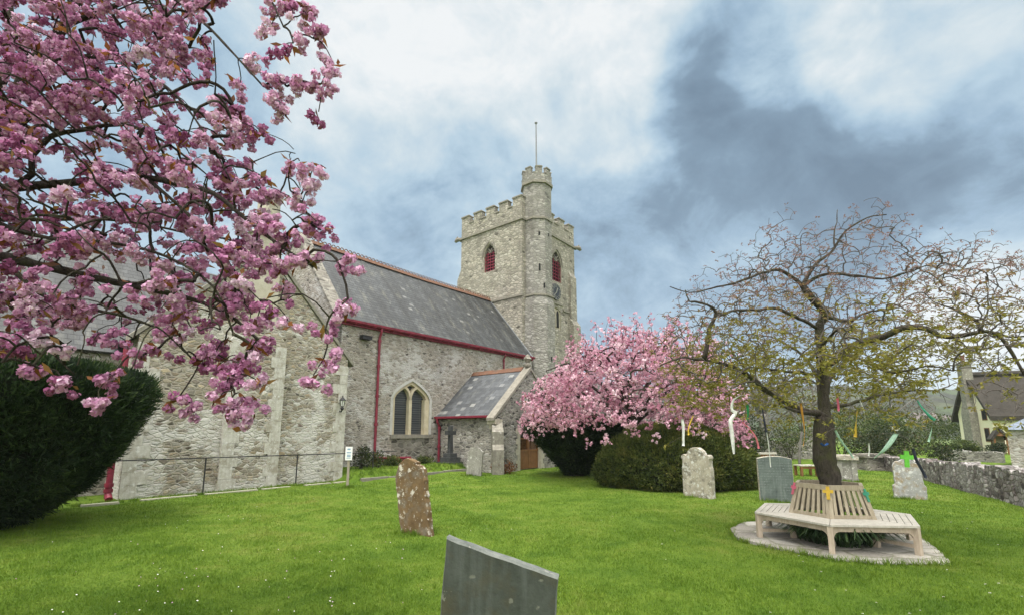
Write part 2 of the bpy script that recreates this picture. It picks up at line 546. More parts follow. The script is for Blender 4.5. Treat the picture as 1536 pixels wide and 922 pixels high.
def mat_leaf(name, cols, trans=.3, rough=.6, spec=.25, patch=0.0, patchcol=(.1, .1, .02)):
    """leaf/petal: colour picked per leaf through the 'tint' attribute, partly translucent"""
    m, t = new_mat(name)
    at = t.add('ShaderNodeAttribute', attribute_name='tint').outputs['Fac']
    n = len(cols)
    col = t.ramp(at, [(i / (n - 1), c) for i, c in enumerate(cols)])
    if patch:
        pn = t.noise(t.coord('Object'), 1.1, 3).outputs['Fac']
        col = t.mix(t.ramp(pn, [(.45, 0.0), (.65, patch)]), col, patchcol)
    b = t.add('ShaderNodeBsdfPrincipled', {'Base Color': col, 'Roughness': rough, 'Specular IOR Level': spec})
    tr = t.add('ShaderNodeBsdfTranslucent', {'Color': col})
    mx = t.add('ShaderNodeMixShader', {0: trans, 1: b.outputs[0], 2: tr.outputs[0]})
    t.add('ShaderNodeOutputMaterial', {'Surface': mx.outputs[0]})
    return m


def mat_bark(name, a, b, moss=None, mossam=.5, sc=9):
    m, t = new_mat(name)
    co = t.coord('Object', (1, 1, .3))
    n = t.noise(co, sc * 2, 6, .7, .6).outputs['Fac']
    col = t.ramp(n, [(.3, a), (.7, b)])
    if moss:
        col = t.mix(t.ramp(t.noise(t.coord('Object'), 5, 4).outputs['Fac'], [(.5, 0.0), (.65, mossam)]), col, moss)
    finish(t, col, .9, n, 1.0, .06, .2)
    return m


def mat_wood(name, a, b, sc=1.0):
    m, t = new_mat(name)
    co = t.coord('Object')
    n = t.noise(t.add('ShaderNodeMapping', {'Vector': co, 'Scale': (14 * sc, 14 * sc, 3)}).outputs[0], 2.0, 5, .6, .8).outputs['Fac']
    n2 = t.noise(co, 3.5, 4).outputs['Fac']
    col = t.ramp(n, [(.3, a), (.7, b)])
    col = t.mix(t.ramp(n2, [(.5, 0.0), (.75, .5)]), col, tuple(x * .62 for x in a))
    finish(t, col, .7, n, .3, .004, .3)
    return m


PAL = [(0.0, (.29, .25, .185)), (.3, (.36, .315, .235)), (.55, (.26, .235, .195)), (.75, (.40, .325, .215)), (.9, (.21, .165, .13)), (1.0, (.41, .385, .33))]
M = {}
M['rubble'] = mat_rubble('rubble_stone', PAL, (.35, .32, .26), scale=(5.2, 5.2, 10.5), lime=.75, limecol=(.60, .59, .555), dark=.17, low=.13, warp=.09)
M['nave'] = mat_rubble('nave_rubble', [(0, (.27, .235, .19)), (.5, (.34, .31, .265)), (.8, (.24, .21, .18)), (1, (.41, .385, .34))], (.37, .345, .30), scale=(4.8, 4.8, 11), lime=.8, limecol=(.48, .47, .45), dark=.09, stain=.45)
M['porch'] = mat_rubble('porch_flint', [(0, (.22, .21, .19)), (.5, (.30, .28, .25)), (.8, (.18, .17, .16)), (1, (.46, .45, .42))], (.31, .29, .255), scale=(4.5, 4.5, 10), lime=.25, dark=.2, stain=.45)
M['tower'] = mat_rubble('tower_stone', [(0, (.34, .31, .255)), (.5, (.40, .37, .31)), (.8, (.30, .28, .235)), (1, (.44, .41, .35))], (.235, .22, .18), scale=(3.2, 3.2, 6.6), lime=.25, limecol=(.38, .36, .31), dark=.015, stain=.55, mort_w=.09, tone=.98, low=0)
M['turret'] = mat_rubble('turret_stone', [(0, (.29, .28, .25)), (.5, (.35, .335, .30)), (.8, (.27, .26, .235)), (1, (.40, .385, .35))], (.22, .21, .185), scale=(3.2, 3.2, 6.6), lime=.25, limecol=(.36, .35, .32), dark=.02, stain=.55, mort_w=.09, tone=.92, low=0)
M['flintwall'] = mat_rubble('flint_wall', [(0, (.34, .32, .30)), (.4, (.17, .135, .13)), (.7, (.46, .44, .42)), (1, (.13, .09, .095))], (.13, .11, .10), scale=(6, 6, 8), lime=.4, limecol=(.44, .42, .41), dark=.3, mort_w=.12)
M['darkwall'] = mat_rubble('stained_rubble', [(0, (.17, .155, .13)), (.6, (.23, .21, .18)), (1, (.13, .12, .105))], (.24, .225, .19), scale=(3, 3, 6), lime=.2, dark=.2)
M['ashlar'] = mat_stone('ashlar', (.38, .345, .265), (.50, .465, .385), 3.5, blot=(.30, .275, .22))
M['paleash'] = mat_stone('pale_ashlar', (.38, .355, .295), (.56, .545, .50), 5.5, lich=(.60, .59, .56), lam=.2, blot=(.27, .24, .185), streak=(.33, .315, .27), bump=.6)
M['greystone'] = mat_stone('weathered_dressed_stone', (.16, .15, .122), (.27, .255, .212), 5, lich=(.42, .41, .37), lam=.12, blot=(.11, .10, .085))
M['trim'] = mat_stone('string_stone', (.17, .158, .13), (.27, .25, .21), 6)
M['cream'] = mat_stone('cream_window_stone', (.44, .38, .26), (.55, .49, .36), 4)
M['surround'] = mat_stone('limewashed_surround', (.38, .37, .345), (.50, .49, .46), 5)
M['slate'] = mat_slate('nave_slate', (.034, .037, .039), (.070, .074, .074), streak=.9, pale=.02, lichen=.36)
M['slate2'] = mat_slate('porch_slate', (.058, .063, .069), (.12, .127, .135), rowh=.24, wid=.3, lichen=.3, streak=.3, pale=.06)
M['blueslate'] = mat_slate('outbuilding_slate', (.12, .15, .19), (.17, .20, .25), lichen=.05, streak=.1, pale=.02)
M['terra'] = mat_stone('terracotta', (.115, .055, .035), (.175, .09, .056), 5, blot=(.095, .072, .055))
M['red'] = mat_paint('crimson_paint', (.185, .018, .036), .45, .35)
M['black'] = mat_paint('black_iron', (.018, .018, .02), .45)
M['white'] = mat_paint('white_paint', (.78, .78, .76), .5, .06)
M['notice'] = mat_paint('notice_print', (.22, .33, .45), .6, .1)
M['lead'] = mat_paint('lead_grey', (.20, .21, .22), .5)
M['gold'] = mat_paint('pale_gilt', (.34, .33, .29), .5)
M['dial'] = mat_paint('clock_dial', (.030, .034, .045), .45)
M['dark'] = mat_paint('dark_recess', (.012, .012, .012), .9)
M['door'] = mat_wood('door_oak', (.16, .075, .028), (.26, .125, .05))
M['teak'] = mat_wood('weathered_teak', (.36, .29, .215), (.50, .42, .33))
M['seatwood'] = mat_wood('bleached_seat_wood', (.36, .335, .285), (.52, .49, .43))
M['backwood'] = mat_wood('silvered_back_wood', (.27, .225, .155), (.38, .33, .245))
M['postwood'] = mat_wood('post_wood', (.24, .21, .16), (.33, .29, .23))
M['thatch'] = mat_stone('thatch', (.020, .017, .013), (.048, .042, .034), 2.5, streak=(.062, .054, .043), bump=.8)
M['render'] = mat_stone('cream_render', (.74, .68, .50), (.80, .74, .58), 1.5, bump=.1)
M['brownroof'] = mat_stone('house_roof', (.10, .085, .08), (.16, .13, .12), 1)
M['flag'] = mat_rubble('flagstones', [(0, (.29, .275, .24)), (.5, (.36, .335, .29)), (1, (.26, .24, .21))], (.19, .185, .13), scale=(2.0, 2.6, .2), lime=.3, dark=.02, mort_w=.04, stain=.25)
M['kerb'] = mat_stone('kerb_stone', (.27, .27, .19), (.40, .38, .29), 5)
m, t = new_mat('leaded_glass')
uv = t.coord('UV')
br = t.add('ShaderNodeTexBrick', {'Vector': t.add('ShaderNodeMapping', {'Vector': uv, 'Location': (50, 50, 0)}).outputs[0], 'Color1': (.020, .024, .028, 1), 'Color2': (.045, .052, .058, 1), 'Mortar': (.14, .145, .14, 1), 'Scale': 1.0, 'Mortar Size': .008, 'Brick Width': .8, 'Row Height': .105}, offset=0)
finish(t, br.outputs['Color'], t.math('MULTIPLY_ADD', br.outputs['Fac'], .3, .3), br.outputs['Fac'], .5, .01, .4)
M['glass'] = m

# lawn / ground colour, shared in pattern by sheet and blades
def lawn_nodes(t, gain=1.0):
    co = t.coord('Object')
    n1 = t.noise(co, .30, 4, .6).outputs['Fac']
    n2 = t.noise(co, 1.7, 5, .65).outputs['Fac']
    n3 = t.noise(co, 9, 4, .6).outputs['Fac']
    s_ = t.math('ADD', t.math('MULTIPLY', n1, .45), t.math('ADD', t.math('MULTIPLY', n2, .40), t.math('MULTIPLY', n3, .15)))
    c = t.ramp(s_, [(.33, tuple(gain * q for q in (.050, .110, .010))), (.43, tuple(gain * q for q in (.094, .172, .015))), (.52, tuple(gain * q for q in (.140, .225, .024))), (.61, tuple(gain * q for q in (.195, .25, .045))), (.70, tuple(gain * q for q in (.24, .235, .075)))])
    return c, n2, n3, co


m, t = new_mat('lawn')
c, n2, n3, co = lawn_nodes(t, .88)
n4 = t.noise(co, 45, 5, .7).outputs['Fac']
n5 = t.noise(co, 160, 3, .7).outputs['Fac']
c = t.mix(1.0, c, t.ramp(n4, [(.3, .62), (.7, 1.35)]), 'MULTIPLY')
# fields far beyond the churchyard
dist = t.add('ShaderNodeVectorMath', {0: co}, operation='LENGTH').outputs['Value']
fld = t.ramp(t.add('ShaderNodeTexVoronoi', {'Vector': co, 'Scale': .02}).outputs['Distance'], [(.2, (.05, .085, .025)), (.6, (.09, .12, .04))])
c = t.mix(t.add('ShaderNodeMapRange', {'Value': dist, 'From Min': 60, 'From Max': 110}).outputs[0], c, fld)
finish(t, c, .9, t.math('ADD', n4, n5), .8, .04, .15)
M['lawn'] = m
m, t = new_mat('grass_blade')
c, n2, n3, co = lawn_nodes(t, 1.0)
at = t.add('ShaderNodeAttribute', attribute_name='tint').outputs['Fac']
c = t.mix(1.0, c, t.ramp(at, [(0, (.68, .74, .6)), (.5, (1, 1, 1)), (.9, (1.25, 1.15, 1.0)), (1.0, (1.7, 1.35, 1.6))]), 'MULTIPLY')
b = t.add('ShaderNodeBsdfPrincipled', {'Base Color': c, 'Roughness': .6, 'Specular IOR Level': .2})
tr = t.add('ShaderNodeBsdfTranslucent', {'Color': c})
t.add('ShaderNodeOutputMaterial', {'Surface': t.add('ShaderNodeMixShader', {0: .3, 1: b.outputs[0], 2: tr.outputs[0]}).outputs[0]})
M['blade'] = m

# ------------------------------------------------------------------ church frame: u along the nave, v into the church
AX = np.array([575.0, F_ * math.cos(TH) + 112 * math.sin(TH)]); AX /= np.linalg.norm(AX)
CANG = math.atan2(AX[1], AX[0])
CF = Matrix.Rotation(CANG, 4, 'Z')


def W(u, v, z=0.0):
    return np.array([AX[0] * u - AX[1] * v, AX[1] * u + AX[0] * v, z])


def UV(x, y):
    return AX[0] * x + AX[1] * y, -AX[1] * x + AX[0] * y


def smooth(a, b, x):
    q = np.clip((x - a) / (b - a), 0, 1); return q * q * (3 - 2 * q)


def ground_z(x, y):
    x = np.asarray(x, float); y = np.asarray(y, float)
    u, v = AX[0] * x + AX[1] * y, -AX[1] * x + AX[0] * y
    z = .36 * smooth(14.75, 15.35, v) * (1 - smooth(19, 20, v)) * smooth(9.6, 10.2, u) * (1 - smooth(15.2, 15.8, u))
    z = z + .018 * np.sin(x * 1.3 + y * .7) * np.sin(y * 1.1 - x * .4) + .012 * np.sin(x * 2.9) * np.cos(y * 2.3)
    return z * (np.hypot(x, y) < 40)


# ------------------------------------------------------------------ ground sheet and hills
def axis(lo, hi):
    a = np.concatenate([np.linspace(lo, -34, 12)[:-1], np.linspace(-34, 34, 171), np.linspace(34, hi, 12)[1:]])
    return a


gx, gy = axis(-1600, 1600), axis(-1600, 1600) + 6
XX, YY = np.meshgrid(gx, gy)
ZZ = ground_z(XX, YY)
nx, ny = len(gx), len(gy)
idx = np.arange(nx * ny).reshape(ny, nx)
Fq = np.stack([idx[:-1, :-1], idx[:-1, 1:], idx[1:, 1:], idx[1:, :-1]], -1).reshape(-1, 4)
o = np_mesh('lawn', np.stack([XX, YY, ZZ], -1).reshape(-1, 3), Fq, M['lawn'], smooth=True)
tag(o, 'mown green churchyard lawn', 'lawn', kind='structure')

m, t = new_mat('hillside')
co = t.coord('Object')
vf = t.add('ShaderNodeTexVoronoi', {'Vector': t.add('ShaderNodeMapping', {'Vector': co, 'Scale': (.011, .009, 0)}).outputs[0], 'Scale': 1.0})
fcol = t.ramp(t.add('ShaderNodeSeparateColor', {0: vf.outputs['Color']}).outputs[0], [(0, (.045, .065, .03)), (.4, (.065, .085, .038)), (.7, (.07, .066, .045)), (1, (.032, .045, .024))])
wd = t.noise(co, .02, 5, .65).outputs['Fac']
fcol = t.mix(t.ramp(wd, [(.40, 0.0), (.50, .95)]), fcol, t.mix(t.noise(co, .35, 3).outputs['Fac'], (.020, .026, .015), (.055, .052, .040)))
finish(t, fcol, .95, t.noise(co, .3, 4).outputs['Fac'], .5, 1.5, .1)
M['hill'] = m
ang = np.linspace(R(-80), R(80), 220); rr = np.linspace(110, 1100, 60)
AA, RR = np.meshgrid(ang, rr)
hz = smooth(120, 620, RR) * (46 + 9 * np.sin(AA * 5 + .8) + 5 * np.sin(AA * 13)) + smooth(200, 900, RR) * 5
hz += 2.2 * np.sin(RR * .09 + AA * 31) * np.sin(AA * 60 + RR * .05) * smooth(180, 300, RR) + rng.normal(0, .9, AA.shape) * smooth(200, 300, RR)
hz -= .6
HV = np.stack([np.sin(AA) * RR, np.cos(AA) * RR, hz], -1).reshape(-1, 3)
idx = np.arange(AA.size).reshape(AA.shape)
Fq = np.stack([idx[:-1, :-1], idx[:-1, 1:], idx[1:, 1:], idx[1:, :-1]], -1).reshape(-1, 4)
tag(np_mesh('hills', HV, Fq, M['hill'], smooth=True), 'distant wooded hillside', 'hill', kind='structure')

# ------------------------------------------------------------------ church
CB = (14.0, 18.5)
church = thing('church', W(*CB), 'grey rubble stone parish church with battlemented tower, slate roof and crimson gutters', 'church', CANG)


def cpart(name, mb, mats, parent=None, smooth=False):
    return mb.build(name, mats, parent or church, CF, smooth)


def arch_pts(a, b, zs, za, n=9):
    """outline from left springing over the apex to the right springing"""
    wdt = b - a; h = za - zs; out = []
    for i in range(2 * n + 1):
        x = -1 + i / n; q = abs(x)
        if h >= wdt / 2:
            r = (h * h + wdt * wdt / 4) / wdt
            xx = q * wdt / 2 + (r - wdt / 2)
            z = math.sqrt(max(0, r * r - xx * xx))
        else:
            z = h * (.55 * (1 - q) + .45 * math.sqrt(max(0, 1 - q * q)))
        out.append((a + (x + 1) * wdt / 2, zs + z))
    return out


def wall(mb, fn, s0, s1, z0, z1, ops=(), depth=.4, jm=0, top=None, below=None):
    """wall sheet fn(s,t,d) from s0..s1, z0..z1 with arched openings (a,b,sill,spring,apex); reveals of `depth`"""
    base = mb.cur
    q = lambda a, b, c, d: mb.poly([fn(a, c, 0), fn(b, c, 0), fn(b, d, 0), fn(a, d, 0)])
    x = s0
    for (a, b, zl, zs, za) in sorted(ops):
        if a > x: q(x, a, z0, z1)
        if zl > z0:
            if below is not None: mb.cur = below
            q(a, b, z0, zl); mb.cur = base
        ar = arch_pts(a, b, zs, za)
        # strips above the arch
        for (p, r_) in zip(ar[:-1], ar[1:]):
            mb.poly([fn(p[0], p[1], 0), fn(r_[0], r_[1], 0), fn(r_[0], z1, 0), fn(p[0], z1, 0)])
        mb.cur = jm
        out = [(a, zl)] + ar + [(b, zl)]
        for p, r_ in zip(out, out[1:] + out[:1]):
            mb.poly([fn(p[0], p[1], 0), fn(r_[0], r_[1], 0), fn(r_[0], r_[1], depth), fn(p[0], p[1], depth)])
        mb.cur = base
        x = b
    if x < s1: q(x, s1, z0, z1)


def bar_path(mb, fn, path, wd, d0, d1):
    """flat moulding of width wd that follows a 2D path on a wall, from depth d0 to d1"""
    n = len(path); L = []; Rr = []
    for i, p in enumerate(path):
        a, b = path[max(0, i - 1)], path[min(n - 1, i + 1)]
        dx, dz = b[0] - a[0], b[1] - a[1]; l = math.hypot(dx, dz) or 1
        L.append((p[0] - dz / l * wd / 2, p[1] + dx / l * wd / 2)); Rr.append((p[0] + dz / l * wd / 2, p[1] - dx / l * wd / 2))
    for i in range(n - 1):
        quad = [Rr[i], Rr[i + 1], L[i + 1], L[i]]
        mb.prism(quad, fn, d0, d1)


# --- tower
TU0, TU1, TV0, TV1 = 23.4, 30.0, 18.0, 23.65
E_ = lambda s, t_, d: (TU0 + d, TV1 - s, t_)
S_ = lambda s, t_, d: (s, TV0 + d, t_)
tw = MB()
ea, eb = TV1 - 21.42, TV1 - 20.36
wall(tw, E_, 0, TV1 - TV0, 0, 15.8, [(ea, eb, 12.72, 13.85, 14.72)], .45, 1)
wall(tw, S_, TU0, TU1, 0, 11.4, [(26.75, 27.95, 8.95, 10.3, 10.5)], .12, 1)
wall(tw, S_, TU0, TU1, 11.4, 15.8, [(26.85, 28.15, 12.45, 13.7, 14.75)], .24, 1)
tw.poly([(TU1, TV0, 0), (TU1, TV1, 0), (TU1, TV1, 15.8), (TU1, TV0, 15.8)])
tw.poly([(TU1, TV1, 0), (TU0, TV1, 0), (TU0, TV1, 15.8), (TU1, TV1, 15.8)])
tw.poly([(TU0, TV0, 15.8), (TU1, TV0, 15.8), (TU1, TV1, 15.8), (TU0, TV1, 15.8)])
tower = cpart('tower', tw, [M['tower'], M['ashlar']])
# buttresses with sloped offsets
def buttress(lo, hi, z, slope_ax, slope_sign, drop=.7, base=None):
    mb = MB()
    mb.box((lo[0], lo[1], 0), (hi[0], hi[1], z - drop))
    (x0, y0), (x1, y1) = lo, hi
    zt, zb = z, z - drop
    if slope_ax == 'y':
        a, b = (zt, zb) if slope_sign > 0 else (zb, zt)      # height at y0 / y1
        mb.add([(x0, y0, zb), (x1, y0, zb), (x1, y1, zb), (x0, y1, zb), (x0, y0, a), (x1, y0, a), (x1, y1, b), (x0, y1, b)],
               [(4, 5, 6, 7), (0, 1, 5, 4), (1, 2, 6, 5), (2, 3, 7, 6), (3, 0, 4, 7)])
    else:
        a, b = (zt, zb) if slope_sign > 0 else (zb, zt)
        mb.add([(x0, y0, zb), (x1, y0, zb), (x1, y1, zb), (x0, y1, zb), (x0, y0, a), (x1, y0, b), (x1, y1, b), (x0, y1, a)],
               [(4, 5, 6, 7), (0, 1, 5, 4), (1, 2, 6, 5), (2, 3, 7, 6), (3, 0, 4, 7)])
    return mb


cpart('buttress', buttress((TU0 + .05, TV1), (TU0 + .95, TV1 + .42), 13.6, 'y', 1, .9), M['tower'], tower)
cpart('buttress', buttress((29.0, TV0 - .45), (29.98, TV0), 10.2, 'y', -1, .7), M['tower'], tower)
cpart('buttress', buttress((29.1, TV0 - .2), (29.9, TV0 - .004), 13.6, 'y', -1, .4), M['tower'], tower)
cpart('buttress', buttress((TU1, TV0 + .1), (TU1 + .45, TV0 + 1.0), 9.6, 'x', 1, .7), M['tower'], tower)
# string courses
st = MB()
for z, pr, h in ((15.72, .10, .16),):
    st.box((TU0 - pr, TV0 - pr, z), (TU1 + pr, TV0 + .02, z + h)); st.box((TU0 - pr, TV0 + .021, z), (TU0 + .02, TV1 + pr, z + h))
    st.box((TU1 - .02, TV0 + .021, z), (TU1 + pr, TV1 + pr, z + h)); st.box((TU0 + .021, TV1 - .02, z), (TU1 - .021, TV1 + pr, z + h))
cpart('string_course', st, M['trim'], tower); st = MB()
st.box((TU0 - .08, TV0 - .08, 10.46), (TU0 + .02, TV1 + .08, 10.58))
cpart('string_course', st, M['trim'], tower); st = MB()
st.box((25.4, TV0 - .08, 10.72), (28.25, TV0 + .02, 10.86)); cpart('string_course', st, M['trim'], tower); st = MB(); st.box((28.26, TV0 - .08, 10.40), (TU1 + .08, TV0 + .02, 10.53))
cpart('string_course', st, M['trim'], tower)
# battlements
bt = MB(); cpm = MB()
PZ, CZ, MZ = 15.88, 16.82, 17.40


def battlement(fn, L, n=5, mw=.78, skip=()):
    gap = (L - n * mw) / (n - 1)
    bt.prism([(0, PZ), (L, PZ), (L, CZ), (0, CZ)], fn, 0, .38)
    for k in range(n):
        s0 = k * (mw + gap)
        if k in skip: continue
        bt.prism([(s0, CZ), (s0 + mw, CZ), (s0 + mw, MZ), (s0, MZ)], fn, 0.003, .377)
        cpm = MB(); cpm.prism([(s0 - .05, MZ), (s0 + mw + .05, MZ), (s0 + mw + .05, MZ + .04), (s0 + mw, MZ + .10), (s0, MZ + .10), (s0 - .05, MZ + .04)], fn, -.05, .43)
        cpart('coping', cpm, M['trim'], tower)
        if k < n - 1:
            cpm = MB(); cpm.prism([(s0 + mw + .002, CZ), (s0 + mw + gap - .002, CZ), (s0 + mw + gap - .002, CZ + .08), (s0 + mw + .002, CZ + .08)], fn, -.05, .43)
            cpart('coping', cpm, M['trim'], tower)


battlement(E_, TV1 - TV0)
battlement(lambda s, t_, d: (TU0 + .38 + s, TV0 + d, t_), TU1 - TU0 - .38)
battlement(lambda s, t_, d: (TU1 - d, TV0 + .38 + s, t_), TV1 - TV0 - .38)
battlement(lambda s, t_, d: (TU1 - .38 - s, TV1 - d, t_), TU1 - TU0 - .76)
cpart('battlement', bt, M['tower'], tower)


def belfry_window(fn, a, b, zl, zs, za, dep):
    mb = MB()
    mb.mat(0); mb.prism([(a, zl)] + arch_pts(a, b, zs, za) + [(b, zl)], fn, dep - .02, dep)   # dark backing
    c = (a + b) / 2
    mb.mat(1)
    h = za - zs
    bar_path(mb, fn, [(c, zs + .30 * h), (c, zs + .42 * h)], .07, dep - .30, dep - .16)
    for sg in (-1, 1):
        bar_path(mb, fn, [(c, zs + .36 * h), (c + sg * .09 * (b - a), zs + .56 * h), (c + sg * .20 * (b - a), zs + .70 * h)], .05, dep - .299, dep - .161)
        x0, x1 = (a, c) if sg < 0 else (c, b)
        bar_path(mb, fn, [(x0 + .05, zs + .28 * h), ((x0 + x1) / 2, zs + .50 * h), (x1 - .05, zs + .28 * h)], .045, dep - .297, dep - .163)
    ar = arch_pts(a, b, zs, za)
    bar_path(mb, fn, ar, .09, dep - .31, dep - .12)
    mb.mat(2)
    k = 7
    for i in range(k):
        z = zl + .03 + (zs + .42 * h - zl) * i / k
        for x0, x1 in ((a + .02, c - .03), (c + .03, b - .02)):
            mb.add([fn(x0, z, dep - .24), fn(x1, z, dep - .24), fn(x1, z + .10, dep - .10), fn(x0, z + .10, dep - .10), fn(x0, z + .05, dep - .24), fn(x1, z + .05, dep - .24), fn(x1, z + .15, dep - .10), fn(x0, z + .15, dep - .10)],
                   [(0, 1, 2, 3), (4, 7, 6, 5), (0, 4, 5, 1)])
    for x in (a + .05, a + .05 + (c - a - .05) * .52, c, c + (b - c - .05) * .48, b - .05):
        mb.prism([(x - .022, zl), (x + .022, zl), (x + .022, zs + .5 * h), (x - .022, zs + .5 * h)], fn, dep - .262, dep - .242)
    cpart('louvre_window', mb, [M['dark'], M['greystone'], M['red']], tower)


belfry_window(E_, ea, eb, 12.72, 13.85, 14.72, .40)
belfry_window(S_, 26.85, 28.15, 12.45, 13.7, 14.75, .33)
# hood moulds
hm = MB()
ar = arch_pts(ea - .12, eb + .12, 13.85, 14.88)
bar_path(hm, E_, ar, .09, -.06, .02); cpart('hood_mould', hm, M['trim'], tower); hm = MB()
ar = arch_pts(26.73, 28.27, 13.7, 14.91)
bar_path(hm, S_, ar, .09, -.06, .02)
cpart('hood_mould', hm, M['trim'], tower)
# two-light window
tl = MB()
tl.mat(0).prism([(26.75, 8.95), (27.95, 8.95), (27.95, 10.5), (26.75, 10.5)], S_, .10, .119)
for a, b in ((26.92, 27.27), (27.43, 27.78)):
    tl.mat(1).prism([(a, 9.1)] + arch_pts(a, b, 10.05, 10.33) + [(b, 9.1)], S_, .06, .099)
    tl.mat(0); bar_path(tl, S_, [(a - .03, 9.1)] + arch_pts(a - .03, b + .03, 10.05, 10.36) + [(b + .03, 9.1)], .05, .03, .097)
cpart('lancet_window', tl, [M['ashlar'], M['dark']], tower)
# clock: dial, numerals and hands on the south face
ck = MB()
cu, cz, cr_ = 27.3, 11.62, .60
circ = lambda r, n=40: [(cu + r * math.cos(2 * math.pi * k / n), cz + r * math.sin(2 * math.pi * k / n)) for k in range(n)]
ck.mat(0).prism(circ(cr_), S_, -.10, 0)
ck.mat(1)
for r in (cr_ - .02, cr_ * .62):
    bar_path(ck, S_, circ(r) + [circ(r)[0]], .014, -.112, -.102)


def add_text(mb, body, size, fn, cx_, cz_, rot, d):
    cu_ = bpy.data.curves.new('t', 'FONT'); cu_.body = body; cu_.size = size; cu_.align_x = 'CENTER'; cu_.align_y = 'CENTER'; cu_.extrude = .004
    ob = bpy.data.objects.new('t', cu_); C.objects.link(ob)
    bpy.context.view_layer.update()
    me = bpy.data.meshes.new_from_object(ob.evaluated_get(bpy.context.evaluated_depsgraph_get()))
    cs, sn = math.cos(rot), math.sin(rot)
    mb.add([fn(cx_ + v.co.x * cs - v.co.y * sn, cz_ + v.co.x * sn + v.co.y * cs, d - v.co.z) for v in me.vertices], [tuple(p.vertices) for p in me.polygons])
    bpy.data.objects.remove(ob); bpy.data.curves.remove(cu_); bpy.data.meshes.remove(me)


for k, num in enumerate(['XII', 'I', 'II', 'III', 'IIII', 'V', 'VI', 'VII', 'VIII', 'IX', 'X', 'XI']):
    a = -2 * math.pi * k / 12
    add_text(ck, num, .16, S_, cu + math.cos(a + math.pi / 2) * cr_ * .8, cz + math.sin(a + math.pi / 2) * cr_ * .8, a, -.106)
for deg, ln, wd in ((-22, .30, .07), (-222, .46, .045)):
    a = R(90 + deg)
    d = (math.cos(a), math.sin(a))
    bar_path(ck, S_, [(cu - d[0] * .1, cz - d[1] * .1), (cu + d[0] * ln, cz + d[1] * ln)], wd, -.125, -.114)
cpart('clock', ck, [M['dial'], M['gold']], tower)
# gargoyles
for (u, v, du, dv) in ((TU0 + .1, TV1 + .05, -.34, .36), (TU1 + .05, TV0 - .02, .36, -.34)):
    gb = MB()
    gb.tube([(u, v, 15.75), (u + du * .4, v + dv * .4, 15.82), (u + du * .75, v + dv * .75, 15.78), (u + du, v + dv, 15.60)], [.16, .15, .17, .09], 8)
    gb.tube([(u + du * .55, v + dv * .55, 15.85), (u + du * .7, v + dv * .7, 16.02), (u + du * .8, v + dv * .8, 15.9)], [.05, .06, .03], 6)
    cpart('gargoyle', gb, M['trim'], tower, True)
# stair turret
TC = (24.72, 17.72)
tb = MB(); tr_ = 1.02
octp = lambda r, c=TC: [(c[0] + r * math.cos(R(22.5 + 45 * k)), c[1] + r * math.sin(R(22.5 + 45 * k))) for k in range(8)]
flat = lambda x, y, d: (x, y, d)
tb.prism(octp(tr_ + .12), flat, 0, 9.9)
vs0, vs1 = octp(tr_ + .12), octp(tr_)
tb.add([(x, y, 9.9) for x, y in vs0] + [(x, y, 10.46) for x, y in vs1], [(k, (k + 1) % 8, (k + 1) % 8 + 8, k + 8) for k in range(8)])
tb.prism(octp(tr_), flat, 10.46, 18.42)
turret = cpart('stair_turret', tb, M['turret'])
ts = MB()
for z, r, h in ((10.46, tr_ + .08, .12), (15.72, tr_ + .08, .16), (18.28, tr_ + .12, .17)):
    ts = MB(); ts.prism(octp(r), flat, z, z + h); cpart('string_course', ts, M['trim'], turret)
tbm = MB(); tcp = MB()
tbm.prism(octp(tr_ + .05), flat, 18.46, 19.0)
for k in range(8):
    a = R(45 * k); n_ = (math.cos(a), math.sin(a)); tn = (-n_[1], n_[0]); ap = (tr_ + .05) * math.cos(R(22.5))
    hw = .225
    fnk = lambda s, z, d, n_=n_, tn=tn, ap=ap: (TC[0] + n_[0] * (ap - d) + tn[0] * s, TC[1] + n_[1] * (ap - d) + tn[1] * s, z)
    tbm.prism([(-hw, 18.95), (hw, 18.95), (hw, 19.44), (-hw, 19.44)], fnk, .003, .22)
    tcp = MB(); tcp.prism([(-hw - .03, 19.44), (hw + .03, 19.44), (hw, 19.52), (-hw, 19.52)], fnk, -.03, .25)
    cpart('coping', tcp, M['trim'], turret); tcp = MB()
    tcp.prism([(-.40, 19.0), (-hw - .003, 19.0), (-hw - .003, 19.05), (-.40, 19.05)], fnk, -.02, .22)
    cpart('coping', tcp, M['trim'], turret)
cpart('battlement', tbm, M['turret'], turret)
for k, z, h in ((5, 14.55, .26), (6, 14.6, .24), (5, 12.1, .5), (5.4, 10.95, .34), (6, 6.2, .3)):
    a = R(45 * k); n_ = (math.cos(a), math.sin(a)); tn = (-n_[1], n_[0]); ap = tr_ * math.cos(R(22.5)) + (.12 if z < 10 else 0.0) + (.06 if k == 5.4 else 0)
    fnk = lambda s, zz, d: (TC[0] + n_[0] * (ap - d) + tn[0] * s, TC[1] + n_[1] * (ap - d) + tn[1] * s, zz)
    sl = MB(); sl.prism([(-.06, z), (.06, z), (.06, z + h), (-.06, z + h)], fnk, -.004, .05)
    cpart('slit_window', sl, M['dark'], turret)
fp = MB()
fp.tube([(TC[0], TC[1], 18.4), (TC[0], TC[1], 21.0), (TC[0], TC[1], 23.3)], [.06, .05, .04], 8)
fp.lathe([(.02, 0), (.09, .04), (.11, .1), (.07, .16), (.01, .19)], (TC[0], TC[1], 23.27), 10)
fpole = cpart('flagpole', fp, M['lead'], turret)

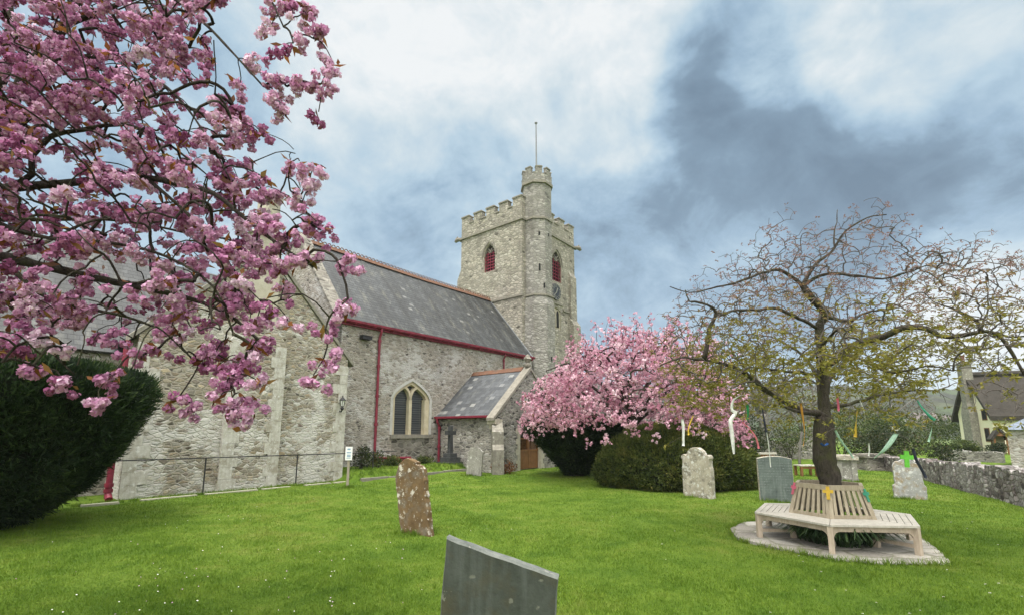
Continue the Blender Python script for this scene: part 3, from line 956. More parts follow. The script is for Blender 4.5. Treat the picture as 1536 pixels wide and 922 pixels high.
# --- nave
NV, NR, NU0, NU1, EZ, RZ = 17.27, 20.8, 10.25, 23.4, 6.4, 10.62
N_ = lambda s, t_, d: (s, NV + d, t_)
nb = MB()
wall(nb, N_, 9.86, NU1, 0, EZ, [(13.0, 15.15, 1.63, 3.25, 4.08)], .42, 1, below=2)
nb.poly([(NU1 - .004, NV, 0), (NU1 - .004, 2 * NR - NV, 0), (NU1 - .004, 2 * NR - NV, EZ), (NU1 - .004, NR, RZ - .1), (NU1 - .004, NV, EZ)])
nb.poly([(NU0, 2 * NR - NV, 0), (NU1, 2 * NR - NV, 0), (NU1, 2 * NR - NV, EZ), (NU0, 2 * NR - NV, EZ)])
sl_ = (RZ - EZ) / (NR - NV)
nb.prism([(NV, 0), (2 * NR - NV, 0), (2 * NR - NV, EZ + .2), (NR, RZ + .22), (NV, EZ + .2)], lambda s, t_, d: (9.87 + d, s, t_), 0, .45)
navew = cpart('nave_wall', nb, [M['nave'], M['cream'], M['darkwall']])
cp = MB()   # sloped coping on the nave's east gable
for sg in (-1, 1):
    v0 = NR + sg * (NR - NV + .12); z0 = EZ + .2 - .12 * sl_
    cp.add([(9.80, NR, RZ + .225), (10.40, NR, RZ + .225), (10.40, v0, z0), (9.80, v0, z0), (9.80, NR, RZ + .36), (10.40, NR, RZ + .36), (10.40, v0, z0 + .13), (9.80, v0, z0 + .13)],
           [(0, 1, 2, 3), (4, 7, 6, 5), (0, 4, 5, 1), (1, 5, 6, 2), (2, 6, 7, 3), (3, 7, 4, 0)])
cpart('gable_coping', cp, M['darkwall'], navew)


def roof_slab(mb, p00, p10, p11, p01, th=.09):
    """quad given eave-left, eave-right, ridge-right, ridge-left; thickened downwards along its normal"""
    p = [Vector(q) for q in (p00, p10, p11, p01)]
    n = (p[1] - p[0]).cross(p[3] - p[0]).normalized()
    if n.z < 0: n = -n
    vs = p + [q - n * th for q in p]
    mb.add(vs, [(0, 1, 2, 3), (7, 6, 5, 4), (0, 4, 5, 1), (1, 5, 6, 2), (2, 6, 7, 3), (3, 7, 4, 0)])


rf = MB()
ov = .17
# gently sagging old roof built of strips
K = 14
def sag(x): return -.05 * math.sin(math.pi * x) + .012 * math.sin(9 * x)
for k in range(K):
    a, b = k / K, (k + 1) / K
    ua, ub = NU0 + .15 + (NU1 - NU0 - .15) * a, NU0 + .15 + (NU1 - NU0 - .15) * b
    roof_slab(rf, (ua, NV - ov, EZ - ov * sl_ + .08), (ub, NV - ov, EZ - ov * sl_ + .08), (ub, NR, RZ + .04 + sag(b)), (ua, NR, RZ + .04 + sag(a)))
roof_slab(rf, (NU0 + .15, 2 * NR - NV + ov, EZ - ov * sl_ + .08), (NU1, 2 * NR - NV + ov, EZ - ov * sl_ + .08), (NU1, NR, RZ + .035), (NU0 + .15, NR, RZ + .035))
naver = cpart('nave_roof', rf, M['slate'])
rt = MB()


def ridge(mb, u0, u1, v, z, n, sagf=lambda x: 0, loops=True, along='u'):
    mk = (lambda s, a, zz: (s, v + a, zz)) if along == 'u' else (lambda s, a, zz: (v + a, s, zz))
    step = (u1 - u0) / n
    for k in range(n):
        a, b = u0 + k * step, u0 + (k + 1) * step - .006
        zz = z + sagf((k + .5) / n)
        prof = [(-.19, -.20), (-.02, .02), (.02, .02), (.19, -.20), (.17, -.22), (0, -.02), (-.17, -.22)]
        vs = [mk(a, x, zz + y) for x, y in prof] + [mk(b, x, zz + y) for x, y in prof]
        m_ = len(prof)
        mb.add(vs, [tuple(range(m_)), tuple(range(2 * m_ - 1, m_ - 1, -1))] + [(i, i + m_, (i + 1) % m_ + m_, (i + 1) % m_) for i in range(m_)])
        if loops:
            q = max(1, round(step / .235))
            for j in range(q):
                c = a + (j + .5) * (b - a) / q; r = .095
                pts = [mk(c + r * math.cos(x), 0, zz + .015 + r * 1.25 * math.sin(x)) for x in np.linspace(0, math.pi, 7)]
                mb.tube(pts, .024, 5, False)


ridge(rt, NU0 + .2, NU1 - .02, NR, RZ + .12, 28, sag)
cpart('ridge_tiles', rt, M['terra'], naver)
lf = MB()
roof_slab(lf, (NU1 - .09, NV - ov, EZ - ov * sl_ + .13), (NU1 - .01, NV - ov, EZ - ov * sl_ + .13), (NU1 - .01, NR, RZ + .08), (NU1 - .09, NR, RZ + .08), .03)
cpart('lead_flashing', lf, M['lead'], naver)
gt = MB()
gt.box((NU0 - .1, NV - .12, EZ - .28), (NU1 - .01, NV - .004, EZ - .07))
pr = [(-.30, -.08), (-.29, -.17), (-.22, -.22), (-.15, -.17), (-.125, -.07), (-.14, -.07), (-.17, -.15), (-.22, -.19), (-.27, -.15), (-.285, -.08)]
gt.prism(pr, lambda s, t_, d: (d, NV + s, EZ + t_ + .01), NU0 - .1, NU1 - .01)
for k in range(14):
    u_ = NU0 + .5 + k * .95
    gt.box((u_, NV - .32, EZ - .24), (u_ + .035, NV - .11, EZ - .205))
cpart('gutter', gt, M['red'])


def pipe(pts, r=.05, col=True):
    mb = MB(); mb.tube(pts, r, 10)
    z0, z1 = pts[0][2], pts[-1][2]
    return mb


dp = pipe([(12.1, NV - .2, EZ - .2), (12.1, NV - .2, EZ - .35), (12.1, NV - .09, EZ - .6), (12.1, NV - .09, .72)], .055)
for z in (.74, 2.0, 3.2, 4.5, 5.6): dp.tube([(12.1, NV - .09, z), (12.1, NV - .09, z + .12)], .08, 10)
dp.tube([(12.02, NV - .1, .66), (14.0, NV - .12, .6)], .05, 8)
dp.box((12.0, NV - .32, .50), (14.1, NV - .02, .54))
cpart('drainpipe', dp, M['red'])
dp = pipe([(20.6, NV - .2, EZ - .2), (20.6, NV - .2, EZ - .32), (20.6, NV - .08, EZ - .5), (20.6, NV - .08, 3.2)], .045)
for z in (5.0, 5.75): dp.tube([(20.6, NV - .08, z), (20.6, NV - .08, z + .1)], .065, 10)
cpart('drainpipe', dp, M['red'])
# nave window
nw = MB()
a_, b_, zl, zs, za = 13.0, 15.15, 1.63, 3.25, 4.08
ar = arch_pts(a_, b_, zs, za)
nw.mat(0).prism([(a_, zl)] + ar + [(b_, zl)], N_, .30, .33)
nw.mat(1)
c_ = (a_ + b_) / 2
bar_path(nw, N_, [(a_ + .09, zl), (a_ + .09, zs)], .18, .10, .29)
bar_path(nw, N_, [(b_ - .13, zl), (b_ - .13, zs)], .26, .06, .29)
bar_path(nw, N_, arch_pts(a_ + .07, b_ - .07, zs, za - .08), .16, .08, .288)
bar_path(nw, N_, [(c_ - .03, zl), (c_ - .03, zs - .05)], .15, .07, .287)
for sg in (-1, 1):
    pts = [(c_ - .03 + sg * .5 * (1 - math.cos(x)), zs - .05 + .62 * math.sin(x)) for x in np.linspace(0, 1.25, 7)]
    bar_path(nw, N_, pts, .11, .075, .286)
nwin = cpart('window', nw, [M['glass'], M['cream']], navew)
ws = MB()
ws.prism([(a_ - .1, zl - .17), (b_ + .1, zl - .17), (b_ + .1, zl - .002), (a_ - .1, zl - .002)], N_, -.08, .25)
cpart('window_sill', ws, M['trim'], navew)
sr = MB()
bar_path(sr, N_, [(a_ - .06, zl)] + arch_pts(a_ - .06, b_ + .06, zs, za + .06) + [(b_ + .06, zl)], .13, -.008, .05)
cpart('window_surround', sr, M['surround'], navew)

# --- chancel, mostly behind the vestry and the blossom
hb = MB()
hb.prism([(17.6, 0), (23.8, 0), (23.8, 4.2), (20.7, 7.9), (17.6, 4.2)], lambda s, t_, d: (d, s, t_), -7, 9.86)
cpart('chancel_wall', hb, M['nave'])
hr = MB()
roof_slab(hr, (-7.2, 17.4, 4.02), (9.84, 17.4, 4.02), (9.84, 20.7, 7.98), (-7.2, 20.7, 7.98))
roof_slab(hr, (-7.2, 24.0, 4.02), (9.84, 24.0, 4.02), (9.84, 20.7, 7.975), (-7.2, 20.7, 7.975))
cpart('chancel_roof', hr, M['slate'])

# --- vestry (gabled end towards the churchyard)
VV, VA, VB, VC, VE, VR = 15.96, 3.45, 9.86, 6.65, 4.42, 7.85
vb = MB()
vb.prism([(VA, -.1), (VB, -.1), (VB, VE), (VC, VR), (VA, VE)], lambda s, t_, d: (s, VV + d, t_), 0, 4.2)
vest = cpart('vestry_wall', vb, M['rubble'])
vr = MB()
vs_ = (VR - VE) / (VC - VA)
roof_slab(vr, (VA - .2, VV + .36, VE - .2 * vs_ + .05), (VA - .2, 20, VE - .2 * vs_ + .05), (VC, 20, VR + .05), (VC, VV + .36, VR + .05))
roof_slab(vr, (VB + .2, VV + .36, VE - .2 * vs_ + .05), (VB + .2, 20, VE - .2 * vs_ + .05), (VC, 20, VR + .045), (VC, VV + .36, VR + .045))
cpart('vestry_roof', vr, M['slate'])
vc = MB()
for sg, x1 in ((-1, VA - .22), (1, VB + .22)):
    z1 = VE - .22 * vs_
    vc.add([(VC, VV - .07, VR + .03), (VC, VV + .36, VR + .03), (x1, VV + .36, z1 + .03), (x1, VV - .07, z1 + .03), (VC, VV - .07, VR + .20), (VC, VV + .36, VR + .20), (x1, VV + .36, z1 + .18), (x1, VV - .07, z1 + .18)],
           [(0, 1, 2, 3), (4, 7, 6, 5), (0, 4, 5, 1), (1, 5, 6, 2), (2, 6, 7, 3), (3, 7, 4, 0)])
cpart('gable_coping', vc, M['trim'], vest)
qn = MB(); qn2 = MB()
for k in range(13):
    z0 = .0 + k * .35
    wq = .52 if k % 2 else .34
    wq += .05 * math.sin(k * 2.3)
    if z0 + .33 < VE:
        qn.box((VB - wq, VV - .018 - .004 * (k % 3), z0), (VB + .012, VV + .02, z0 + .343))
        qn2.box((VA - .012, VV - .02, z0), (VA + wq, VV + .02, z0 + .343))
cpart('quoins', qn, M['paleash'], vest); cpart('quoins', qn2, M['paleash'], vest)
chb = MB()
BU0, BU1 = 5.72, 7.42
chb.box((BU0, VV - .16, -.1), (BU1, VV + .02, 4.6))
chb.add([(BU0, VV - .16, 4.6), (BU1, VV - .16, 4.6), (BU1, VV + .02, 4.6), (BU0, VV + .02, 4.6), (6.05, VV - .12, 5.3), (7.05, VV - .12, 5.3), (7.05, VV + .02, 5.3), (6.05, VV + .02, 5.3)],
        [(0, 1, 5, 4), (1, 2, 6, 5), (3, 0, 4, 7), (4, 5, 6, 7)])
cpart('chimney_breast', chb, M['rubble'], vest)
cq = MB(); cq2 = MB()
for k in range(13):
    z0 = k * .35
    a = .34 if k % 2 else .46
    b = .46 if k % 2 else .34
    cq.box((BU0 - .012, VV - .178, z0), (BU0 + a, VV - .1, z0 + .344)); cq2.box((BU1 - b, VV - .178, z0), (BU1 + .012, VV - .1, z0 + .344))
cpart('quoins', cq, M['paleash'], vest); cpart('quoins', cq2, M['paleash'], vest)
ch = MB()
ch.box((6.07, VV - .13, 5.2), (7.03, VV + .62, 8.25))
ch.add([(5.97, VV - .2, 8.25), (7.13, VV - .2, 8.25), (7.13, VV + .7, 8.25), (5.97, VV + .7, 8.25), (6.2, VV - .04, 8.45), (6.9, VV - .04, 8.45), (6.9, VV + .54, 8.45), (6.2, VV + .54, 8.45)],
       [(0, 3, 2, 1), (0, 1, 5, 4), (1, 2, 6, 5), (2, 3, 7, 6), (3, 0, 4, 7), (4, 5, 6, 7)])
ch.prism([(VC + .36 * math.cos(R(22.5 + 45 * k)), VV + .26 + .30 * math.sin(R(22.5 + 45 * k))) for k in range(8)], flat, 8.45, 9.75)
ch.prism([(VC + .44 * math.cos(R(22.5 + 45 * k)), VV + .26 + .38 * math.sin(R(22.5 + 45 * k))) for k in range(8)], flat, 9.75, 9.93)
cpart('chimney', ch, M['ashlar'], vest)
dp = pipe([(3.22, VV + .04, 4.2), (3.22, VV + .04, .05)], .075)
for z in (.2, .34, 2.2): dp.tube([(3.22, VV + .04, z), (3.22, VV + .04, z + .09)], .10, 10)
dp.tube([(3.22, VV + .04, .16), (3.22, VV - .14, .04)], .08, 10)
cpart('drainpipe', dp, M['red'])

# --- porch
PU0, PU1, PC, PV, PE, PR = 15.7, 20.56, 18.13, 13.48, 2.5, 4.7
pb = MB()
PS = lambda s, t_, d: (s, PV + d, t_)
wall(pb, PS, PU0, PU1, 0, PE, [(17.33, 18.93, 0, 1.45, 2.44)], .55, 1)
pb.prism([(PU0, PE), (PU1, PE), (PC, PR)], lambda s, t_, d: (s, PV + d, t_), 0, .5)
for x in (PU0, PU1):
    pb.poly([(x, PV, 0), (x, NV, 0), (x, NV, PE), (x, PV, PE)])
for x in (PU0 + .4, PU1 - .4):
    pb.poly([(x, PV + .55, 0), (x, NV, 0), (x, NV, PE), (x, PV + .55, PE)])
pb.poly([(PU0 + .4, PV + .55, 0), (17.33, PV + .55, 0), (17.33, PV + .55, PE), (PU0 + .4, PV + .55, PE)])
pb.poly([(18.93, PV + .55, 0), (PU1 - .4, PV + .55, 0), (PU1 - .4, PV + .55, PE), (18.93, PV + .55, PE)])
porch = cpart('porch_wall', pb, [M['porch'], M['ashlar']])
ps = (PR - PE) / (PC - PU0)
prf = MB()
roof_slab(prf, (PU0 - .18, PV + .36, PE - .18 * ps + .1), (PU0 - .18, NV, PE - .18 * ps + .1), (PC, NV, PR + .1), (PC, PV + .36, PR + .1))
roof_slab(prf, (PU1 + .18, PV + .36, PE - .18 * ps + .1), (PU1 + .18, NV, PE - .18 * ps + .1), (PC, NV, PR + .095), (PC, PV + .36, PR + .095))
proof = cpart('porch_roof', prf, M['slate2'])
prt = MB()
ridge(prt, PV + .4, NV - .02, PC, PR + .17, 8, loops=False, along='v')
cpart('ridge_tiles', prt, M['terra'], proof)
pc_ = MB()
for sg, x1 in ((-1, PU0 - .3), (1, PU1 + .3)):
    z1 = PE - .3 * ps
    pc_.add([(PC, PV - .06, PR + .0), (PC, PV + .37, PR + .0), (x1, PV + .37, z1), (x1, PV - .06, z1), (PC, PV - .05, PR + .16), (PC, PV + .37, PR + .16), (x1, PV + .37, z1 + .13), (x1, PV - .05, z1 + .13)],
            [(0, 1, 2, 3), (4, 7, 6, 5), (0, 4, 5, 1), (1, 5, 6, 2), (2, 6, 7, 3), (3, 7, 4, 0)])
pc_.lathe([(.16, 0), (.18, .1), (.09, .18), (.14, .3), (.22, .36), (.12, .46), (.1, .55), (.02, .6)], (PC, PV + .14, PR + .18), 8)
pc_.tube([(PC - .22, PV + .14, PR + .58), (PC + .22, PV + .14, PR + .58)], .07, 6)
cpart('gable_coping', pc_, M['trim'], porch)
kn = MB(); kl = MB(); kr = MB()
kn.box((PU0 - .2, PV - .05, PE - .42), (PU0 + .3, PV + .4, PE - .2)); kn.box((PU0 - .08, PV - .03, PE - .62), (PU0 + .34, PV + .4, PE - .421))
for k in range(8):
    kn.box((PU0 - .012, PV - .014, k * .24), (PU0 + (.42 if k % 2 else .26), PV + .06, k * .24 + .235))
    kl.box((17.33 - (.32 if k % 2 else .2), PV - .012, k * .24), (17.332, PV + .03, k * .24 + .235)); kr.box((18.928, PV - .012, k * .24), (18.93 + (.2 if k % 2 else .32), PV + .03, k * .24 + .235))
cpart('quoins', kn, M['ashlar'], porch); cpart('door_jamb', kl, M['ashlar'], porch); cpart('door_jamb', kr, M['ashlar'], porch)
bb = MB()
# diagonal buttress at the porch corner
dg = math.sqrt(.5)
def DB(s, t_, d): return (PU0 + .12 - dg * d - dg * s, PV + .12 - dg * d + dg * s, t_)
bb.prism([(0, 0), (.95, 0), (.95, 1.0), (.72, 1.22), (.72, 1.75), (.0, 2.2)], lambda a, z, d: DB(d, z, a), -.24, .24)
cpart('buttress', bb, M['greystone'], porch)
pg = MB()
pg.box((PU0 - .28, PV + .4, PE - .12), (PU0 - .19, NV - .02, PE - .03)); pg.box((PU0 - .19, PV + .4, PE - .15), (PU0 - .004, NV - .02, PE - .03))
cpart('gutter', pg, M['red'])
dp = pipe([(PU0 - .24, NV - .2, PE - .05), (PU0 - .22, NV - .2, PE - .3), (PU0 - .08, NV - .2, PE - .5), (PU0 - .08, NV - .2, .35)], .06)
for z in (1.0, 1.9): dp.tube([(PU0 - .08, NV - .2, z), (PU0 - .08, NV - .2, z + .1)], .085, 10)
cpart('drainpipe', dp, M['red'])
pd = MB()
for x0, x1 in ((17.36, 18.12), (18.14, 18.90)):
    pd.mat(0)
    n = 5
    for k in range(n):
        a = x0 + (x1 - x0) * k / n; b = x0 + (x1 - x0) * (k + 1) / n - .006
        pd.prism([(a, .05), (b, .05), (b, .84), (a, .84)], PS, .14, .17)
    pd.prism([(x0, .84), (x1, .84), (x1, .93), (x0, .93)], PS, .12, .19)
    pd.prism([(x0, 1.40), (x1, 1.40), (x1, 1.47), (x0, 1.47)], PS, .12, .19)
    pd.prism([(x0, .931), (x0 + .06, .931), (x0 + .06, 1.399), (x0, 1.399)], PS, .12, .19); pd.prism([(x1 - .06, .931), (x1, .931), (x1, 1.399), (x1 - .06, 1.399)], PS, .12, .19)
    for k in range(1, 7):
        a = x0 + .03 + (x1 - x0 - .06) * k / 7
        pd.prism([(a - .012, .93), (a + .012, .93), (a + .012, 1.4), (a - .012, 1.4)], PS, .145, .165)
gate = cpart('gate', pd, M['door'], porch)
pn = MB()
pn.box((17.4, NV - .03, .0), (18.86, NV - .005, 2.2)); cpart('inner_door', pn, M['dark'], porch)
nt = MB(); nt.box((17.45, PV + .7, 1.55), (17.75, PV + .715, 1.75)); cpart('notice', nt, M['notice'], porch)

# things fixed to the church walls
ln_p = W(9.62, VV - .18, 2.72)
lan = thing('wall_lantern', ln_p, 'small black wall lantern on the vestry corner above the notice post', 'lantern', CANG)
lm = MB()
lm.tube([(0, .17, -.22), (0, .05, -.24), (0, -.02, -.14)], .022, 6)
lm.lathe([(.02, -.2), (.07, -.12), (.03, -.06)], (0, .0, 0), 8)
lm.lathe([(.05, -.06), (.055, -.04)], (0, 0, 0), 6)
for k in range(6):
    a = R(60 * k); lm.bar((.055 * math.cos(a), .055 * math.sin(a), -.04), (.10 * math.cos(a), .10 * math.sin(a), .17), .014)
lm.lathe([(.14, .17), (.13, .19), (.05, .27), (.02, .30), (.025, .33), (.005, .37)], (0, 0, 0), 6)
LF = Matrix.Translation(Vector(ln_p)) @ CF
lm.build('lantern_frame', M['black'], lan, LF)
lg = MB(); lg.lathe([(.046, -.03), (.088, .168)], (0, 0, 0), 6); lg.build('lantern_glass', M['white'], lan, LF)
fl_p = W(11.34, NV - .02, 5.66)
fl = thing('floodlight', fl_p, 'dark floodlight box below the crimson gutter of the nave', 'floodlight', CANG)
LF = Matrix.Translation(Vector(fl_p)) @ CF
fm = MB(); fm.box((-.22, -.30, -.06), (.22, -.06, .08)); fm.box((-.26, -.33, .08), (.26, -.04, .10)); fm.build('lamp_housing', M['black'], fl, LF)
fm = MB(); fm.box((-.05, -.06, -.05), (.05, .02, .05)); fm.build('bracket', M['black'], fl, LF)

# railing along the vestry wall
rl = thing('railing', W(6.6, 15.55), 'thin black iron railing running along the foot of the vestry wall', 'railing', CANG)
rb = MB(); rb.tube([W(3.2, 15.55, 1.02), W(6.6, 15.58, 1.0), W(9.95, 15.55, .98), W(12.1, 15.7, .99)], .016, 6)
rb.build('rail', M['black'], rl)
for u in (5.25, 7.95, 10.9):
    pm = MB(); pm.tube([W(u, 15.56, -.05), W(u, 15.56, 1.0)], .02, 8); pm.build('post', M['black'], rl)
# kerb strips at the foot of the wall
kb = MB()
for a, b in ((2.6, 3.3), (3.75, 5.0), (5.2, 6.6), (6.75, 7.6), (8.1, 9.0), (9.15, 9.9)):
    kb.box((a, 15.16, -.03), (b, 15.34, .035))
tag(kb.build('kerb', M['kerb'], None, CF), 'pale stone edging strip between lawn and vestry wall', 'kerb', kind='structure')
bk = MB()
for a, b in ((10.0, 11.1), (11.13, 12.5), (12.53, 13.9), (13.93, 15.3)):
    bk.box((a, 14.83, -.05), (b, 15.02, .13 + .03 * math.sin(a * 5)))
tag(bk.build('bank_edging', M['trim'], None, CF), 'low stone edging in front of the planted bank', 'edging', kind='structure')

# ------------------------------------------------------------------ gravestones and tombs
M['slatestone'] = mat_stone('grave_slate', (.030, .036, .028), (.056, .064, .053), 6, lich=(.13, .135, .105), lam=.05, streak=(.085, .096, .086), blot=(.055, .050, .028), rough=.85)
M['slateedge'] = mat_stone('grave_slate_edge', (.085, .095, .085), (.16, .17, .155), 14, lich=(.22, .22, .19), lam=.2)
M['brownstone'] = mat_stone('grave_sandstone', (.085, .054, .024), (.165, .108, .052), 7, lich=(.50, .47, .40), lam=.33, blot=(.15, .13, .10))
M['palegrave'] = mat_stone('grave_limestone', (.27, .245, .19), (.42, .385, .31), 6, lich=(.54, .54, .50), lam=.35, blot=(.12, .11, .085))
M['greygrave'] = mat_stone('grave_grey', (.17, .16, .14), (.27, .26, .23), 6, lich=(.52, .52, .48), lam=.2, streak=(.34, .33, .30))
M['greenslate'] = mat_wornslate('grave_green_slate', (.070, .088, .082), (.13, .157, .146))
M['lichstone'] = mat_stone('grave_lichened', (.24, .24, .23), (.36, .36, .35), 8, lich=(.55, .55, .53), lam=.45, blot=(.26, .19, .10))
M['darkcross'] = mat_stone('dark_granite', (.035, .037, .038), (.075, .078, .08), 8, rough=.6)


def grave(name, loc, yaw, outline, th, mat, label, lean=0.0, tilt=0.0, edge=None, cat='gravestone', rough=.006, seed=1, base=None):
    """upright stone: outline in its face plane (x right as seen from its front), front faces local -y"""
    g = random.Random(seed)
    mb = MB()
    # subdivide the outline and roughen it a little
    pts = []
    n = len(outline)
    for i in range(n):
        a, b = outline[i], outline[(i + 1) % n]
        k = max(1, int(math.dist(a, b) / .06))
        for j in range(k):
            x = a[0] + (b[0] - a[0]) * j / k + g.uniform(-1, 1) * rough; z = a[1] + (b[1] - a[1]) * j / k + g.uniform(-1, 1) * rough
            pts.append((x, z))
    n = len(pts); cxm = sum(p[0] for p in pts) / n; czm = sum(p[1] for p in pts) / n
    bev = min(.012, th * .15)
    ins = [(p[0] + (cxm - p[0]) * bev / max(.08, math.dist(p, (cxm, czm))), p[1] + (czm - p[1]) * bev / max(.08, math.dist(p, (cxm, czm)))) for p in pts]
    vs = [(x, -th / 2, z) for x, z in ins] + [(x, -th / 2 + bev, z) for x, z in pts] + [(x, th / 2 - bev, z) for x, z in pts] + [(x, th / 2, z) for x, z in ins]
    mb.add(vs, [tuple(range(n)), tuple(range(4 * n - 1, 3 * n - 1, -1))])
    mb.cur = 1
    mb.add(vs, [(r_ * n + i, r_ * n + n + i, r_ * n + n + (i + 1) % n, r_ * n + (i + 1) % n) for r_ in range(3) for i in range(n)])
    if base:
        mb.cur = 0; (bw, bh, bd) = base; mb.box((-bw / 2, -bd / 2, -.1), (bw / 2, bd / 2, bh))
    fr = Matrix.Translation(Vector((loc[0], loc[1], loc[2] if len(loc) > 2 else 0))) @ Matrix.Rotation(yaw, 4, 'Z') @ Matrix.Rotation(lean, 4, 'Y') @ Matrix.Rotation(tilt, 4, 'X')
    o = mb.build(name, [mat, edge or mat], None, fr)
    return tag(o, label, cat)


def arc(cx, cz, r, a0, a1, n=10):
    return [(cx + r * math.cos(R(a0 + (a1 - a0) * k / n)), cz + r * math.sin(R(a0 + (a1 - a0) * k / n))) for k in range(n + 1)]


# sloping-topped slate in the foreground
tl_, tr2 = P(672, 803, 2.62), P(838, 862, 2.55)
e_ = tr2 - tl_
yaw_ = math.atan2(e_[1], e_[0]); wd_ = math.hypot(e_[0], e_[1]); mid_ = (tl_ + tr2) / 2
grave('gravestone', (mid_[0], mid_[1], 0), yaw_, [(-wd_ / 2 - .10, -.2), (wd_ / 2 - .11, -.2), (wd_ / 2, tr2[2]), (-wd_ / 2, tl_[2])], .075, M['slatestone'],
      'dark slate gravestone with straight sloping top, nearest the camera', edge=M['slateedge'], rough=.0028)
mp_ = G(625, 801)
grave('gravestone', (mp_[0], mp_[1], 0), R(-32), [(-.31, -.2), (.34, -.2), (.34, .5), (.335, 1.06), (.30, 1.09), (.27, 1.14), (.20, 1.17)] + arc(-.03, 1.00, .30, 42, 128, 8) + [(-.26, 1.17), (-.31, 1.08), (-.335, 1.02), (-.33, .5)], .13, M['brownstone'],
      'brown gravestone with white lichen patches, leaning, alone in mid lawn', lean=R(-12), tilt=R(-2), rough=.011, seed=4)
gp = G(711, 713)
grave('gravestone', (gp[0], gp[1], 0), R(-20), [(-.33, -.2), (.33, -.2), (.33, .98), (.24, 1.03), (.2, 1.1), (.1, 1.13), (.06, 1.2), (-.04, 1.2), (-.08, 1.12), (-.22, 1.08), (-.26, 1.0), (-.33, .96)], .11, M['greygrave'],
      'streaky grey gravestone with lichened knobbly top before the porch buttress', lean=R(4), seed=9, rough=.01)
op = G(1049, 745)
grave('gravestone', (op[0], op[1], 0), R(-52), [(-.42, -.2), (.42, -.2), (.42, .78), (.40, .82), (.40, .98), (.41, 1.02)] + arc(.355, 1.06, .075, -60, 120, 7) + [(.28, 1.10)] + arc(0, 1.06, .27, 12, 168, 12) + [(-.28, 1.10)] + arc(-.355, 1.06, .075, 60, 240, 7) + [(-.40, 1.02), (-.40, .82), (-.42, .78)], .20, M['palegrave'],
      'pale scrolled round-topped gravestone in front of the clipped yew mound', seed=12, rough=.005)
sp_ = (*(G(1166, 752)[:2]), 0)
grave('gravestone', sp_, R(-16), [(-.40, -.2), (.40, -.2), (.40, 1.05)] + arc(0, -.15, 1.29, 72, 108, 10)[0:] + [(-.40, 1.05)], .12, M['greenslate'],
      'green-grey slate gravestone with shallow curved top behind the tree bench', edge=M['palegrave'], rough=.002)
rp = G(1366, 748)
grave('gravestone', (rp[0], rp[1], 0), R(-30), [(-.34, -.2), (.34, -.2), (.345, .34), (.30, .38), (.28, .82), (.22, .93), (.14, .96), (.08, 1.03), (-.06, 1.06), (-.12, 1.0), (-.24, .96), (-.30, .86), (-.30, .38), (-.345, .34)], .13, M['lichstone'],
      'lichened grey gravestone with shouldered top right of the bench', seed=21, rough=.008)
# stone cross by the porch
xp = W(15.1, 15.75)
cx_t = thing('memorial_cross', (*xp[:2], .3), 'dark granite memorial cross on stepped base beside the porch drainpipe', 'cross', CANG)
cb_ = MB(); cb_.box((-.42, -.42, .2), (.42, .42, .42)); cb_.box((-.32, -.32, .421), (.32, .32, .62)); cb_.box((-.22, -.22, .621), (.22, .22, .80))
FX = Matrix.Translation(Vector((xp[0], xp[1], 0))) @ CF
cb_.build('stepped_base', M['darkcross'], cx_t, FX)
cb_ = MB(); cb_.prism([(-.10, .8), (.10, .8), (.08, 1.62), (.28, 1.62), (.28, 1.80), (.08, 1.80), (.08, 2.02), (-.08, 2.02), (-.08, 1.80), (-.28, 1.80), (-.28, 1.62), (-.08, 1.62)], lambda s, z, d: (s, d, z), -.08, .08)
cb_.build('cross_shaft', M['darkcross'], cx_t, FX)


def chest(loc, yaw, w_, d_, h_, label, mat, lidmat):
    tq = thing('chest_tomb', loc, label, 'tomb', yaw)
    fr = Matrix.Translation(Vector(loc)) @ Matrix.Rotation(yaw, 4, 'Z')
    mb = MB(); mb.box((-w_ / 2, -d_ / 2, -.05), (w_ / 2, d_ / 2, .12)); mb.box((-w_ / 2 + .06, -d_ / 2 + .06, .121), (w_ / 2 - .06, d_ / 2 - .06, h_ - .16))
    for sx in (-1, 1):
        for sy in (-1, 1):
            cx2, cy2 = sx * (w_ / 2 - .09), sy * (d_ / 2 - .09)
            mb.box((cx2 - .08, cy2 - .08, .122), (cx2 + .08, cy2 + .08, h_ - .161))
    mb.build('chest', mat, tq, fr)
    mb = MB(); mb.box((-w_ / 2 - .05, -d_ / 2 - .05, h_ - .16), (w_ / 2 + .05, d_ / 2 + .05, h_ - .05)); mb.box((-w_ / 2 - .0, -d_ / 2 - .0, h_ - .051), (w_ / 2, d_ / 2, h_))
    mb.build('lid', lidmat, tq, fr)


cpn = G(1277, 722)
chest((cpn[0] + .1, cpn[1] + .4, 0), R(-25), .62, .8, .92, 'grey chest tomb with flat lid behind the tree trunk', M['greygrave'], M['palegrave'])
c2 = G(1322, 706)
chest((c2[0], c2[1] + .6, 0), R(10), 1.2, .8, .75, 'dark chest tomb half hidden under shrubs beyond the lawn', M['darkwall'], M['darkwall'])

# notice on its post
np_ = G(521, 731)
nt_ = thing('notice_post', np_, 'white printed notice on a wooden post by the vestry corner', 'sign', R(8))
fr = Matrix.Translation(Vector(np_)) @ Matrix.Rotation(R(8), 4, 'Z')
mb = MB(); mb.box((-.035, -.03, -.05), (.035, .03, .98)); mb.build('post', M['postwood'], nt_, fr)
mb = MB(); mb.mat(0).box((-.105, -.052, .86), (.105, -.031, 1.28)); mb.mat(1)
for z, x0, x1, h in ((1.18, -.05, .05, .05), (1.09, -.07, .07, .03), (1.05, -.06, .06, .015), (.97, -.06, .06, .05), (.92, -.07, .07, .02)):
    mb.box((x0, -.056, z), (x1, -.053, z + h))
nb_ = mb.build('notice_board', [M['white'], M['notice']], nt_, fr)

